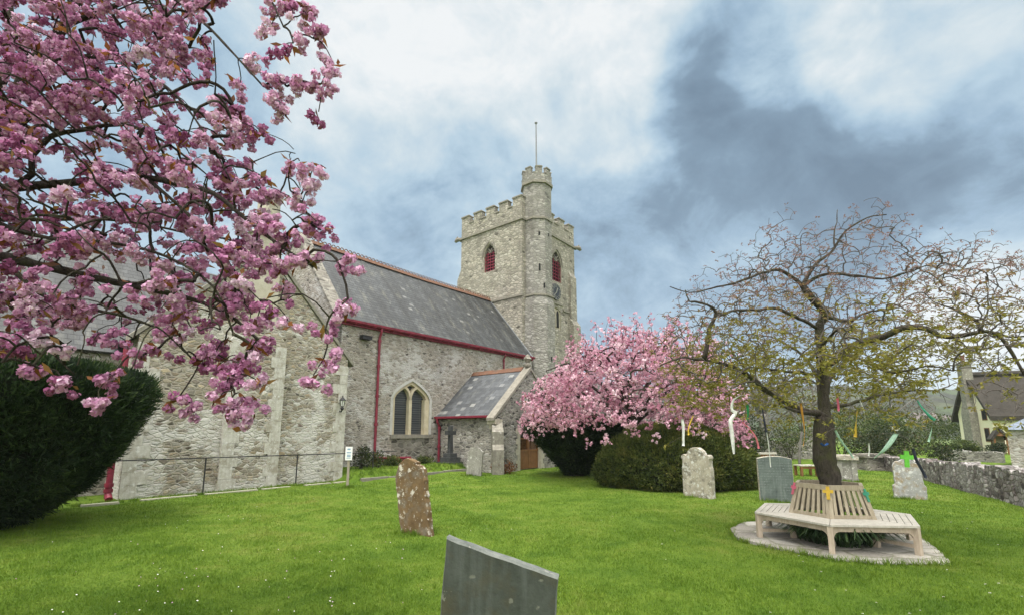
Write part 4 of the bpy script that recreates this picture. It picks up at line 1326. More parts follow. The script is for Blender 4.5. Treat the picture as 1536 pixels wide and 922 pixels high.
# ------------------------------------------------------------------ hexagonal tree bench and its paving
BC = np.array([5.27, 8.06])
pv = [(3.72, 8.15), (4.02, 7.35), (4.42, 6.82), (4.85, 6.62), (5.35, 6.56), (5.82, 6.55), (6.25, 7.2), (6.75, 8.1), (6.7, 8.9), (6.1, 9.5), (5.3, 9.72), (4.5, 9.5), (3.95, 8.9)]
pm = MB(); pm.prism(pv, lambda x, y, d: (x, y, d), -.05, .028)
tag(pm.build('paving', M['flag'], None), 'irregular flagstone paving under the tree bench', 'paving', kind='structure')
bench = thing('tree_bench', (*BC, 0), 'pale wooden hexagonal bench with slatted backs encircling the tree trunk', 'bench')
BZ = .43
hexd = [R(-5 + 60 * k) for k in range(6)]
hp = lambda r, k: BC + r * np.array([math.cos(hexd[k % 6]), math.sin(hexd[k % 6])])
RO, RI, RT, ZT = 1.22, .65, .50, .88
for k in range(6):
    a, b = hp(RO, k), hp(RO, k + 1); c_, d_ = hp(RI, k), hp(RI, k + 1)
    sm = MB()
    n = 6
    for i in range(n):
        f0, f1 = i / n, (i + 1) / n - (.018 if i < n - 1 else 0)
        q = []
        for f in (f0, f1):
            q.append((a + (c_ - a) * f, b + (d_ - b) * f))
        ed = (b - a) / np.linalg.norm(b - a) * .004
        p0, p1, p2, p3 = q[0][0] + ed, q[0][1] - ed, q[1][1] - ed, q[1][0] + ed
        sm.prism([tuple(p0), tuple(p1), tuple(p2), tuple(p3)], lambda x, y, d: (x, y, d), BZ - .028, BZ)
    sm.build('seat', M['seatwood'], bench)
    # apron with curved brackets below the outer edge
    ap = MB(); a2, b2 = hp(RO - .05, k), hp(RO - .05, k + 1); L = np.linalg.norm(b2 - a2); e = (b2 - a2) / L; nrm = np.array([e[1], -e[0]])
    fn = lambda s, z, d: (a2[0] + e[0] * s - nrm[0] * d, a2[1] + e[1] * s - nrm[1] * d, z)
    zt = BZ - .03
    br_ = [(0, zt - .20), (.035, zt - .20)] + [(.035 + .10 * (1 - math.cos(x)), zt - .20 + .125 * math.sin(x)) for x in np.linspace(.1, math.pi / 2, 6)]
    br2 = [(L - x, z) for x, z in br_][::-1]
    ap.prism(br_ + br2 + [(L, zt), (0, zt)], fn, 0.003, .032)
    ap.build('apron', M['teak'], bench)
    # backrest panel: rails, slats, posts leaning in
    c2, d2 = hp(RI - .01, k), hp(RI - .01, k + 1); ct, dt = hp(RT, k), hp(RT, k + 1)
    V3 = lambda p, z: Vector((p[0], p[1], z))
    bk_ = MB()
    def pt(f, h): 
        lo = V3(c2, BZ).lerp(V3(d2, BZ), f); hi = V3(ct, ZT).lerp(V3(dt, ZT), f); return lo.lerp(hi, h)
    outn = (V3(c2, 0) + V3(d2, 0)) / 2 - V3(BC, 0); outn.normalize()
    bk_.bar(pt(.0, 1.0), pt(1, 1.0), .05, .075, up=(0, 0, 1))
    bk_.bar(pt(.0, .06), pt(1, .06), .035, .05)
    ns = 6
    for i in range(ns):
        f = .14 + .72 * i / (ns - 1)
        bk_.bar(pt(f, .08), pt(f, .95), .018, .044, up=tuple((V3(d2, 0) - V3(c2, 0)).normalized()))
    bk_.bar(pt(0.02, -.05), pt(0.02, 1.0), .05, .062, up=tuple((V3(d2, 0) - V3(c2, 0)).normalized()))
    bk_.bar(pt(0.98, -.05), pt(0.98, 1.0), .05, .062, up=tuple((V3(d2, 0) - V3(c2, 0)).normalized()))
    bk_.build('backrest', M['backwood'], bench)
    for r in (RO - .055, RI - .02):
        q = hp(r, k); lg_ = MB(); fr = Matrix.Translation((q[0], q[1], 0)) @ Matrix.Rotation(hexd[k], 4, 'Z')
        lg_.box((-.036, -.036, .027), (.036, .036, BZ - .03))
        lg_.build('leg', M['teak'], bench, fr)
    q0, q1 = hp(RO - .09, k), hp(RI + .02, k); st_ = MB(); st_.bar(V3(q0, .14), V3(q1, .14), .03, .05); st_.build('stretcher', M['teak'], bench)

# ------------------------------------------------------------------ vegetation materials
M['bark_cherry'] = mat_bark('cherry_bark', (.022, .017, .014), (.062, .05, .040), (.075, .085, .03), .35)
M['bark_tree'] = mat_bark('mossy_bark', (.028, .023, .018), (.105, .088, .070), (.075, .085, .025), .45, 13)
M['twig'] = mat_bark('grey_twigs', (.085, .07, .06), (.17, .15, .13))
M['greybark'] = mat_bark('grey_bark', (.13, .12, .105), (.26, .245, .22))
M['blossom'] = mat_leaf('cherry_blossom', [(.32, .095, .21), (.46, .19, .35), (.58, .31, .47), (.69, .46, .60), (.80, .66, .75)], .30, .7, .1)
M['blossom2'] = mat_leaf('far_cherry_blossom', [(.33, .12, .18), (.50, .23, .32), (.63, .36, .45), (.73, .49, .57), (.82, .65, .71)], .32, .7, .1)
M['bronze'] = mat_leaf('bronze_leaf', [(.085, .030, .012), (.17, .062, .020), (.26, .11, .030), (.20, .13, .035)], .45, .5, .3)
M['olive'] = mat_leaf('young_leaf', [(.24, .135, .105), (.28, .155, .12), (.22, .16, .055), (.18, .165, .032), (.21, .205, .036), (.30, .24, .05)], .4, .55, .2)
M['yew'] = mat_leaf('yew_needles', [(.010, .020, .009), (.020, .038, .014), (.036, .060, .019), (.066, .095, .026)], .18, .7, .15)
M['yewmound'] = mat_leaf('clipped_yew', [(.024, .036, .010), (.052, .074, .018), (.082, .104, .024), (.125, .138, .032), (.17, .155, .04)], .25, .7, .15)
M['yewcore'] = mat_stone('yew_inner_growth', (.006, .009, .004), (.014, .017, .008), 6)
M['shrub'] = mat_leaf('shrub_leaf', [(.03, .05, .012), (.06, .085, .02), (.10, .12, .03), (.16, .15, .03)], .3, .55, .25)
M['shrubdark'] = mat_leaf('dark_shrub_leaf', [(.014, .025, .01), (.026, .042, .014), (.05, .06, .018), (.09, .06, .03)], .25, .5, .3)
M['strap'] = mat_leaf('strap_leaf', [(.022, .05, .02), (.042, .085, .03), (.075, .125, .045)], .25, .4, .4)
M['ivy'] = M['shrubdark']


def limb_obj(name, limbs, rads, mat, parent, n=8, g=None):
    mb = MB()
    for pts, (r0, r1) in zip(limbs, rads):
        k = len(pts)
        rr_ = [r0 + (r1 - r0) * (i / (k - 1)) ** .8 for i in range(k)]
        if g is not None: rr_ = [q * (1 + .08 * g.normal()) for q in rr_]
        mb.tube(pts, rr_, n)
    return mb.build(name, mat, parent, None, True)


def flowers_np(cen, nper, rad, size, g, tint0):
    """double blossoms: a ball of ruffled petals round every centre; returns verts, faces, tint"""
    n = len(cen)
    d = g.normal(size=(n, nper, 3)); d /= np.linalg.norm(d, axis=2)[..., None]
    c = cen[:, None, :] + d * rad * g.uniform(.45, 1.0, (n, nper, 1))
    nrm = d + g.normal(size=d.shape) * .55; nrm /= np.linalg.norm(nrm, axis=2)[..., None]
    r = g.normal(size=d.shape); u = np.cross(nrm, r); u /= np.linalg.norm(u, axis=2)[..., None]; v = np.cross(nrm, u)
    s_ = size * g.uniform(.7, 1.25, (n, nper, 1))
    q = np.stack([c - u * s_ * .5 - v * s_ * .15, c + u * s_ * .1 - v * s_ * .55 + nrm * s_ * .12, c + u * s_ * .55 + v * s_ * .1, c - u * s_ * .05 + v * s_ * .55 + nrm * s_ * .15], 2)
    V = q.reshape(-1, 3); Fc = np.arange(len(V)).reshape(-1, 4)
    tt = np.clip(tint0[:, None] + g.normal(0, .13, (n, nper)), 0, 1)
    return V, Fc, np.repeat(tt.ravel(), 4)


# ------------------------------------------------------------------ the near cherry, hanging in from the left
g = np.random.default_rng(11)
TRK = np.array([-4.35, 3.35])
cherry = thing('cherry_tree', (*TRK, 0), 'large pink double-blossomed cherry tree reaching in from the left over the yew', 'tree')
trunk_p = catmull([(TRK[0], TRK[1], -.1), (TRK[0] + .02, TRK[1], .9), (TRK[0] + .12, TRK[1] - .02, 1.8), (TRK[0] + .25, TRK[1] - .05, 2.3)], .12)
fork = trunk_p[-1]
D = lambda *q: [P(a, b, c) for a, b, c in q]
LB = [
    ([fork, (-4.0, 3.2, 2.7)] + D((-70, 300, 3.25), (20, 282, 3.15), (90, 276, 3.05), (150, 270, 3.0), (220, 267, 2.95), (270, 277, 2.85), (320, 290, 2.75), (370, 330, 2.65), (425, 372, 2.55), (470, 400, 2.5)), (.075, .008)),
    ([P(20, 282, 3.15), P(48, 262, 3.1), P(47, 235, 3.1), P(75, 205, 3.1), P(125, 195, 3.1), P(185, 187, 3.1), P(250, 215, 3.0), P(310, 262, 2.9)], (.032, .006)),
    ([fork, (-4.1, 3.3, 2.55)] + D((-60, 385, 3.5), (0, 385, 3.45), (90, 405, 3.4), (180, 425, 3.35), (275, 445, 3.25), (340, 470, 3.1), (400, 520, 3.0)), (.08, .009)),
    ([fork, (-4.05, 3.35, 3.0)] + D((-20, 240, 3.5), (0, 195, 3.5), (25, 140, 3.5), (48, 100, 3.55), (95, 40, 3.6), (130, -40, 3.6), (190, -160, 3.6)), (.10, .03)),
    ([fork + np.array([.02, .02, 0])] + D((-40, 190, 3.9), (5, 120, 3.9), (14, 40, 3.9), (14, -40, 3.9), (30, -160, 3.9)), (.08, .03)),
    (D((48, 100, 3.55), (120, 85, 3.4), (190, 95, 3.2), (260, 140, 3.0), (310, 205, 2.85), (345, 270, 2.75)), (.03, .006)),
    (D((95, 40, 3.6), (170, 10, 3.3), (240, -10, 3.0), (300, 30, 2.75), (345, 75, 2.6), (395, 130, 2.5)), (.032, .006)),
    (D((130, -40, 3.6), (250, -90, 3.1), (350, -70, 2.7), (400, -10, 2.55), (425, 40, 2.5)), (.03, .006)),
    (D((0, 385, 3.45), (60, 440, 3.3), (120, 460, 3.15), (190, 475, 3.0), (250, 500, 2.9), (290, 540, 2.85)), (.03, .006)),
    (D((-60, 385, 3.5), (-20, 430, 3.2), (40, 480, 3.0), (70, 520, 2.9), (110, 560, 2.8)), (.025, .005)),
    (D((220, 267, 2.95), (290, 330, 2.75), (340, 400, 2.6), (390, 450, 2.5)), (.018, .005)),
    (D((-70, 300, 3.25), (10, 340, 3.0), (90, 360, 2.8), (170, 365, 2.7), (250, 385, 2.6), (320, 430, 2.55), (350, 500, 2.5)), (.03, .006)),
    ([P(-20, 240, 3.5), P(60, 215, 3.9), P(150, 150, 4.2), P(240, 110, 4.3), P(320, 130, 4.3)], (.03, .008)),
    ([P(-40, 330, 3.6), P(60, 330, 4.1), P(170, 330, 4.3), P(280, 350, 4.2), P(360, 380, 4.0)], (.03, .007)),
    ([fork, (-4.9, 3.0, 3.0), (-5.4, 2.6, 3.9), (-5.6, 2.2, 4.8)], (.08, .02)),
    ([fork, (-4.7, 3.9, 2.9), (-5.1, 4.7, 3.6), (-5.3, 5.4, 4.2)], (.08, .02)),
    ([fork, (-4.2, 2.7, 2.8), (-4.1, 1.9, 3.4), (-4.0, 1.2, 4.0)], (.07, .02)),
]
limbs = [catmull(p, .10) for p, _ in LB]; rads = [(a * .72, b * .8) for _, (a, b) in LB]
limb_obj('trunk', [trunk_p], [(.17, .13)], M['bark_cherry'], cherry, 12, g)
limb_obj('limbs', limbs, rads, M['bark_cherry'], cherry, 8, g)


def inpoly(pts, poly):
    x, y = pts[:, 0], pts[:, 1]; ins = np.zeros(len(pts), bool); n = len(poly); j = n - 1
    for i in range(n):
        xi, yi = poly[i]; xj, yj = poly[j]
        c = ((yi > y) != (yj > y)) & (x < (xj - xi) * (y - yi) / (yj - yi + 1e-9) + xi)
        ins ^= c; j = i
    return ins


dense = [(-120, -120), (330, -120), (350, 10), (300, 20), (330, 130), (400, 190), (440, 230), (440, 290), (405, 320), (430, 400), (400, 440), (390, 510), (380, 560), (330, 560), (290, 500), (200, 480), (140, 470), (60, 500), (0, 530), (-120, 540)]
pts = np.stack([g.uniform(-120, 450, 2600), g.uniform(-120, 570, 2600)], 1)
pts = pts[inpoly(pts, dense)]
# thinner where sky shows through
keep = g.uniform(size=len(pts)) < np.where(pts[:, 1] > 480, .35, np.where((pts[:, 0] > 300) & (pts[:, 1] < 130), .28, np.where((pts[:, 0] < 220) & (pts[:, 1] < 230), .95, .62)))
pts = pts[keep][:840]
dep = 2.35 + 2.0 * g.beta(1.3, 1.7, len(pts))
dep = np.where(pts[:, 0] > 320, np.minimum(dep, 3.1), dep)
cl = [P(a, b, c) for (a, b), c in zip(pts, dep)]
outl = [(512, 458, 2.35), (490, 487, 2.35), (522, 448, 2.4), (486, 536, 2.35), (470, 563, 2.35), (508, 392, 2.4), (522, 387, 2.45), (470, 375, 2.45), (455, 388, 2.45), (478, 168, 2.5), (490, 100, 2.5), (497, 88, 2.55), (480, 42, 2.5), (462, 12, 2.5), (447, 25, 2.5), (440, 65, 2.5), (425, 70, 2.5),
        (418, 148, 2.5), (402, 42, 2.55), (470, 58, 2.55), (487, 127, 2.5), (468, 127, 2.55), (447, 120, 2.5), (415, 118, 2.5), (470, 250, 2.6), (465, 270, 2.6), (455, 285, 2.6), (447, 300, 2.6), (470, 330, 2.5), (482, 345, 2.5), (460, 320, 2.5), (445, 340, 2.5),
        (50, 547, 2.5), (148, 597, 2.5), (92, 566, 2.55), (108, 570, 2.55), (158, 566, 2.6), (172, 560, 2.6), (345, 612, 2.5), (352, 590, 2.5), (330, 595, 2.5), (375, 600, 2.5), (362, 628, 2.5), (288, 605, 2.6), (265, 600, 2.6), (390, 573, 2.5), (300, 540, 2.7),
        (395, 505, 2.5), (378, 520, 2.5), (432, 480, 2.5), (410, 455, 2.5), (385, 480, 2.5), (20, 520, 2.7), (70, 505, 2.8), (200, 530, 2.7), (330, 545, 2.6), (352, 560, 2.5), (340, 575, 2.55), (365, 545, 2.55), (430, 130, 2.55), (415, 15, 2.6), (430, 0, 2.6), (380, 95, 2.6), (300, 60, 2.7), (318, 90, 2.8), (350, 160, 2.6), (420, 160, 2.5), (360, 130, 2.7), (395, 395, 2.6), (412, 372, 2.6), (430, 352, 2.55), (382, 360, 2.7), (400, 335, 2.7), (418, 402, 2.6), (372, 385, 2.7), (440, 385, 2.5), (425, 425, 2.5), (60, 470, 2.9), (110, 480, 2.8), (150, 500, 2.8), (30, 490, 2.8), (180, 505, 2.7), (10, 505, 2.7), (90, 520, 2.7), (240, 520, 2.7), (270, 500, 2.8), (310, 520, 2.7)]
small = len(cl)
cl += [P(*q) for q in outl]
# the rest of the crown, outside the picture
oc = []
for _ in range(420):
    q = np.array([TRK[0] - .6 + g.normal() * 1.3, TRK[1] - .6 + g.normal() * 1.4, 3.2 + g.normal() * .8])
    if q[1] > .6 and q[0] / q[1] > -1.25: continue
    oc.append(q)
cl = np.array(cl + oc)
nb0 = len(cl)
bare = []
for _ in range(420):   # long pendulous shoots that carry no flowers
    a, b = g.uniform(-60, 440), g.uniform(-60, 520)
    if a > 300 and (b < 200 or b > 430): continue
    bare.append(P(a, b, g.uniform(2.1, 3.6)) + np.array([.12, 0, -.1]))
cla = np.vstack([cl, bare])
p0, p1, r0, r1, td = grow(limbs, cla, g, .065, .14, .11, .0031, .42, .011)
V, Fc = edges_np(p0, p1, r0, r1, 5)
np_mesh('twigs', V, Fc, M['bark_cherry'], parent=cherry, smooth=True)
nfl = g.integers(3, 8, len(cl))
fc = np.repeat(cl, nfl, axis=0); ti = np.repeat(np.clip(g.normal(.44, .22, len(cl)), .02, .95), nfl)
# flowers hang as a loose ball below the spur
fc = fc + g.normal(size=fc.shape) * np.array([.036, .036, .026]) - np.array([0, 0, .025])
V, Fc, tt = flowers_np(fc, 30, .027, .023, g, ti)
np_mesh('blossom', V, Fc, M['blossom'], tt, cherry)
ix = np.repeat(np.arange(len(cl)), g.integers(1, 5, len(cl)))
lc = cl[ix] + g.normal(size=(len(ix), 3)) * .018
ld = td[ix] * .3 + g.normal(size=(len(ix), 3)) * .7 - np.array([0, 0, .25])
V, Fc = leaves_np(lc, ld, g.uniform(.05, .10, len(ix)), g.uniform(.018, .034, len(ix)), g, .08)
np_mesh('leaves', V, Fc, M['bronze'], np.repeat(g.uniform(size=len(ix)), 4), cherry)

# ------------------------------------------------------------------ the far cherry
g = np.random.default_rng(23)
FC = np.array([4.45, 18.0])
fch = thing('cherry_tree', (*FC, 0), 'wide pink blossoming cherry tree between the porch and the clipped mound', 'tree')
limbs = [catmull([(FC[0], FC[1], -.1), (FC[0] + .03, FC[1], 1.0), (FC[0] - .05, FC[1], 1.9)], .2)]
rads = [(.22, .17)]
limb_obj('trunk', limbs, rads, M['bark_cherry'], fch, 10, g)
ls, rs = [], []
for k in range(15):
    a = 2 * math.pi * k / 15 + g.normal() * .15; r = g.uniform(2.6, 3.8); h = g.uniform(2.8, 4.9)
    d = np.array([math.cos(a), math.sin(a)])
    ls.append(catmull([(FC[0] - .05, FC[1], 1.75), (FC[0] + d[0] * r * .25, FC[1] + d[1] * r * .25, 1.9 + (h - 1.9) * .55), (FC[0] + d[0] * r * .65, FC[1] + d[1] * r * .65, h * .98), (FC[0] + d[0] * r, FC[1] + d[1] * r, h * .92)], .2)); rs.append((.10, .02))
for x, y, z in ((.3, 0, 5.6), (1.0, .5, 5.5), (-.6, -.3, 5.0), (1.7, -.2, 5.3)):
    ls.append(catmull([(FC[0] - .05, FC[1], 1.8), (FC[0] + x * .3, FC[1] + y * .5, 3.2), (FC[0] + x, FC[1] + y, z)], .2)); rs.append((.09, .02))
limb_obj('limbs', ls, rs, M['bark_cherry'], fch, 6, g)
N_c = 1550
th_ = g.uniform(0, 2 * math.pi, N_c); rr_ = 4.1 * np.sqrt(g.uniform(0, 1, N_c))
top = 5.35 - .22 * np.abs(rr_) ** 1.55 + .45 * np.sin(3 * th_ + 1) * rr_ / 4
zz = top - g.beta(1.1, 1.7, N_c) * 2.9
zz = np.maximum(zz, 2.32 + .25 * g.normal(size=N_c) - .42 * (rr_ / 4) ** 2)
zz += .3 * np.sin(4 * th_ + rr_ * 1.7) * np.sin(rr_ * 2.1)
ct = np.stack([FC[0] + rr_ * np.cos(th_), FC[1] + rr_ * np.sin(th_), zz], 1)
# upright sprays above the outline
spk = []
for _ in range(85):
    a = g.uniform(0, 2 * math.pi); r = 3.4 * math.sqrt(g.uniform()); b = np.array([FC[0] + .5 + r * math.cos(a), FC[1] + r * math.sin(a), 5.1 - .2 * r ** 1.5])
    dr = np.array([g.normal() * .25, g.normal() * .25, 1.0]); L = g.uniform(.5, 1.25)
    for k in range(6): spk.append(b + dr * L * (k + 1) / 6 + g.normal(size=3) * .04)
ct = np.vstack([ct, spk])
p0, p1, r0, r1, td = grow(ls, ct, g, .25, .05, .15, .006, .45, .03)
V, Fc = edges_np(p0, p1, r0, r1, 4)
np_mesh('twigs', V, Fc, M['bark_cherry'], parent=fch)
nf = g.integers(5, 11, len(ct)); nf[N_c:] = 3
fcx = np.repeat(ct, nf, axis=0) + g.normal(size=(nf.sum(), 3)) * .085
ti = np.repeat(np.clip(g.normal(.55, .2, len(ct)), 0, 1), nf)
V, Fc, tt = flowers_np(fcx, 9, .05, .052, g, ti)
np_mesh('blossom', V, Fc, M['blossom2'], tt, fch)
ix = g.integers(0, len(ct), 1300)
V, Fc = leaves_np(ct[ix], g.normal(size=(1300, 3)), .10, .045, g)
np_mesh('leaves', V, Fc, M['bronze'], np.repeat(g.uniform(.3, 1, 1300), 4), fch)

# ------------------------------------------------------------------ the tree in the bench
g = np.random.default_rng(31)
bt_ = thing('spreading_tree', (*BC, 0), 'spreading contorted tree with sparse new leaves growing through the bench', 'tree')
TX, TY = 5.30, 8.06
tp = catmull([(TX - .01, TY, -.1), (TX, TY, .5), (TX, TY, 1.0), P(1237, 690, TY), P(1236, 650, TY), P(1235, 625, TY)], .08)
tr_r = [.19, .165, .155, .155, .16, .17, .175, .19, .20, .20, .20, .19, .18, .17]
mb = MB(); rr2 = np.interp(np.linspace(0, 1, len(tp)), np.linspace(0, 1, len(tr_r)), tr_r); mb.tube(tp, [q * .86 * (1 + .05 * g.normal()) for q in rr2], 14)
mb.build('trunk', M['bark_tree'], bt_, None, True)
Y0 = TY
LT = [
    (D((1236, 640, Y0), (1237, 600, Y0), (1236, 560, Y0), (1231, 520, Y0), (1232, 486, Y0), (1241, 472, Y0 - .1), (1218, 447, Y0 - .2), (1204, 428, Y0 - .2)), (.13, .055)),
    (D((1204, 428, Y0 - .2), (1222, 396, Y0 - .3), (1253, 370, Y0 - .3), (1270, 345, Y0 - .4), (1300, 325, Y0 - .5), (1330, 322, Y0 - .6)), (.045, .008)),
    (D((1253, 370, Y0 - .3), (1254, 345, Y0 - .2), (1256, 315, Y0 - .1)), (.02, .006)),
    (D((1204, 428, Y0 - .2), (1237, 410, Y0 - .6), (1273, 413, Y0 - .9), (1321, 417, Y0 - 1.1), (1358, 408, Y0 - 1.3), (1390, 398, Y0 - 1.4)), (.04, .008)),
    (D((1204, 428, Y0 - .2), (1171, 410, Y0 - .5), (1140, 413, Y0 - .8), (1084, 430, Y0 - 1.1), (1036, 440, Y0 - 1.3), (1005, 430, Y0 - 1.4)), (.04, .007)),
    (D((1236, 555, Y0), (1268, 528, Y0 - .2), (1290, 514, Y0 - .3), (1327, 506, Y0 - .5), (1358, 494, Y0 - .7), (1394, 493, Y0 - .8), (1414, 503, Y0 - .9), (1445, 504, Y0 - 1.0), (1471, 497, Y0 - 1.1), (1496, 497, Y0 - 1.1), (1513, 517, Y0 - 1.2), (1524, 542, Y0 - 1.25), (1540, 566, Y0 - 1.3)), (.085, .018)),
    (D((1471, 497, Y0 - 1.1), (1466, 480, Y0 - 1.05), (1440, 466, Y0 - 1.0), (1405, 455, Y0 - .9)), (.04, .008)),
    (D((1496, 497, Y0 - 1.1), (1520, 505, Y0 - 1.4), (1560, 500, Y0 - 1.6)), (.025, .01)),
    (D((1471, 497, Y0 - 1.1), (1480, 450, Y0 - 1.0), (1478, 415, Y0 - .9)), (.02, .006)),
    (D((1242, 475, Y0), (1273, 480, Y0 + .2), (1293, 469, Y0 + .5), (1330, 466, Y0 + .8), (1370, 455, Y0 + 1.1)), (.04, .009)),
    (D((1232, 620, Y0), (1200, 612, Y0 - .1), (1160, 590, Y0 - .3), (1125, 562, Y0 - .5), (1094, 547, Y0 - .7), (1070, 542, Y0 - .8), (1054, 538, Y0 - .9), (1036, 535, Y0 - 1.0), (1014, 538, Y0 - 1.1), (990, 548, Y0 - 1.2)), (.075, .010)),
    (D((1056, 538, Y0 - .9), (1061, 509, Y0 - .9), (1063, 495, Y0 - .9), (1076, 471, Y0 - .9), (1056, 456, Y0 - 1.0), (1036, 453, Y0 - 1.0), (1028, 435, Y0 - 1.0)), (.05, .009)),
    (D((1076, 471, Y0 - .9), (1100, 466, Y0 - .7), (1127, 467, Y0 - .5), (1163, 465, Y0 - .3), (1185, 474, Y0 - .2), (1225, 492, Y0)), (.02, .03)),
    (D((1234, 565, Y0), (1200, 557, Y0 - .6), (1155, 556, Y0 - 1.1), (1137, 553, Y0 - 1.3), (1117, 556, Y0 - 1.5), (1100, 572, Y0 - 1.7)), (.035, .008)),
    (D((1215, 618, Y0), (1180, 612, Y0 - .8), (1150, 580, Y0 - 1.4), (1120, 572, Y0 - 1.7), (1096, 582, Y0 - 1.9)), (.04, .009)),
    (D((1268, 528, Y0 - .2), (1310, 547, Y0 - .8), (1340, 560, Y0 - 1.2), (1392, 549, Y0 - 1.6), (1430, 556, Y0 - 1.8)), (.035, .008)),
    (D((1238, 610, Y0), (1290, 600, Y0 + .3), (1340, 590, Y0 + .6), (1400, 585, Y0 + .8)), (.05, .009)),
    (D((1236, 600, Y0), (1225, 560, Y0 + .7), (1200, 530, Y0 + 1.4), (1160, 505, Y0 + 2.1), (1120, 500, Y0 + 2.5)), (.06, .01)),
    (D((1238, 590, Y0), (1262, 550, Y0 + .8), (1290, 520, Y0 + 1.5), (1310, 505, Y0 + 2.4)), (.06, .01)),
    (D((1236, 560, Y0), (1232, 530, Y0 - .7), (1250, 500, Y0 - 1.3), (1262, 500, Y0 - 1.9), (1270, 520, Y0 - 2.3)), (.045, .009)),
    (D((1234, 520, Y0), (1228, 480, Y0 + .6), (1240, 440, Y0 + 1.2), (1245, 430, Y0 + 1.8)), (.045, .009)),
]
limbs = [catmull(p, .09) for p, _ in LT]; rads = [(a * .85, b) for _, (a, b) in LT]
# knotty, wandering wood
for l in limbs:
    n = len(l); wv = np.cumsum(g.normal(size=(n, 3)) * .008, axis=0); wv -= np.linspace(0, 1, n)[:, None] * wv[-1]; l += wv
limb_obj('limbs', limbs, rads, M['bark_tree'], bt_, 8, g)
N_t = 3100
th_ = g.uniform(0, 2 * math.pi, N_t); rr_ = np.sqrt(g.uniform(.02, 1, N_t)) * (3.0 + .25 * np.sin(3 * th_ + 1))
top = 5.45 - .235 * rr_ ** 1.85 + .22 * np.sin(5 * th_ + 2 * rr_)
zz = top - g.beta(1.0, 2.0, N_t) * 1.9
ut = np.stack([TX + .12 + rr_ * np.cos(th_), TY - .25 + rr_ * np.sin(th_) * .85, zz], 1)
N_l = 640
th2 = g.uniform(0, 2 * math.pi, N_l); r2 = np.sqrt(g.uniform(.06, 1, N_l)) * 2.5
lt = np.stack([TX + r2 * np.cos(th2), TY - .1 + r2 * np.sin(th2) * .9, 2.95 - .06 * r2 ** 2 + g.normal(size=N_l) * .42], 1)
lt[:, 2] = np.maximum(lt[:, 2], 1.72 + .1 * g.normal(size=N_l))
lt = lt[~((lt[:, 0] / lt[:, 1] > .90) & (lt[:, 2] < 2.75))]; N_l = len(lt)
# open, uneven crown: whole pockets of it stay empty
hole = np.sin(ut[:, 0] * 2.1 + 1.3) * np.sin(ut[:, 1] * 2.3 + .4) + .6 * np.sin(ut[:, 2] * 3.1 + ut[:, 0] * 1.2)
ut = ut[hole + g.normal(0, .3, len(ut)) > -.70]
ut[:, 2] += .22 * np.sin(ut[:, 0] * 3.7 + .5) * np.sin(ut[:, 1] * 3.1) - .12 * np.abs(np.sin(ut[:, 0] * 1.9))
N_t = len(ut)
tg = np.vstack([ut, lt])
rib_tops = [P(*q) for q in ((1112, 592, 6.45), (1023, 628, 6.9), (1040, 622, 6.95), (1201, 604, 6.9), (1121, 606, 7.0), (1113, 632, 7.1), (1143, 610, 7.3), (1253, 645, 7.4), (1345, 649, 6.8), (1303, 664, 7.0), (1376, 600, 6.9), (1398, 640, 6.9), (1369, 672, 6.6), (1255, 590, 7.6), (1290, 600, 7.2), (1286, 612, 7.9), (1360, 680, 6.6))]
p0, p1, r0, r1, td = grow(limbs, np.vstack([tg, rib_tops]), g, .055, .12, .13, .0027, .40, .013)
V, Fc = edges_np(p0, p1, r0, r1, 4)
np_mesh('twigs', V, Fc, M['twig'], parent=bt_)
# star-like tufts of new leaves
green_up = (np.hypot(ut[:, 0] - TX - .4, ut[:, 1] - TY) < 1.7) & (ut[:, 2] < 4.3)
mul = np.concatenate([np.where(green_up, g.integers(1, 5, N_t), g.integers(0, 3, N_t)), g.integers(2, 8, N_l)])
ix = np.repeat(np.arange(len(tg)), mul)
tc = tg[ix] + g.normal(size=(len(ix), 3)) * np.where((ix < N_t)[:, None], .05, np.array([[.13, .13, .05]]))
lowish = np.clip((4.1 - tc[:, 2]) / 1.2, 0, 1)
nl_ = 7
cc = np.repeat(tc, nl_, axis=0); dd = g.normal(size=(len(cc), 3)) * np.array([1, 1, .55]) + np.repeat(td[ix], nl_, axis=0) * .4
lw = np.repeat(lowish, nl_)
V, Fc = leaves_np(cc, dd, .045 + .025 * lw * g.uniform(.6, 1.2, len(cc)), .011 + .012 * lw, g, .05)
tt = np.clip(lw * .62 + g.normal(.12, .13, len(cc)), 0, 1)
np_mesh('leaves', V, Fc, M['olive'], np.repeat(tt, 4), bt_)

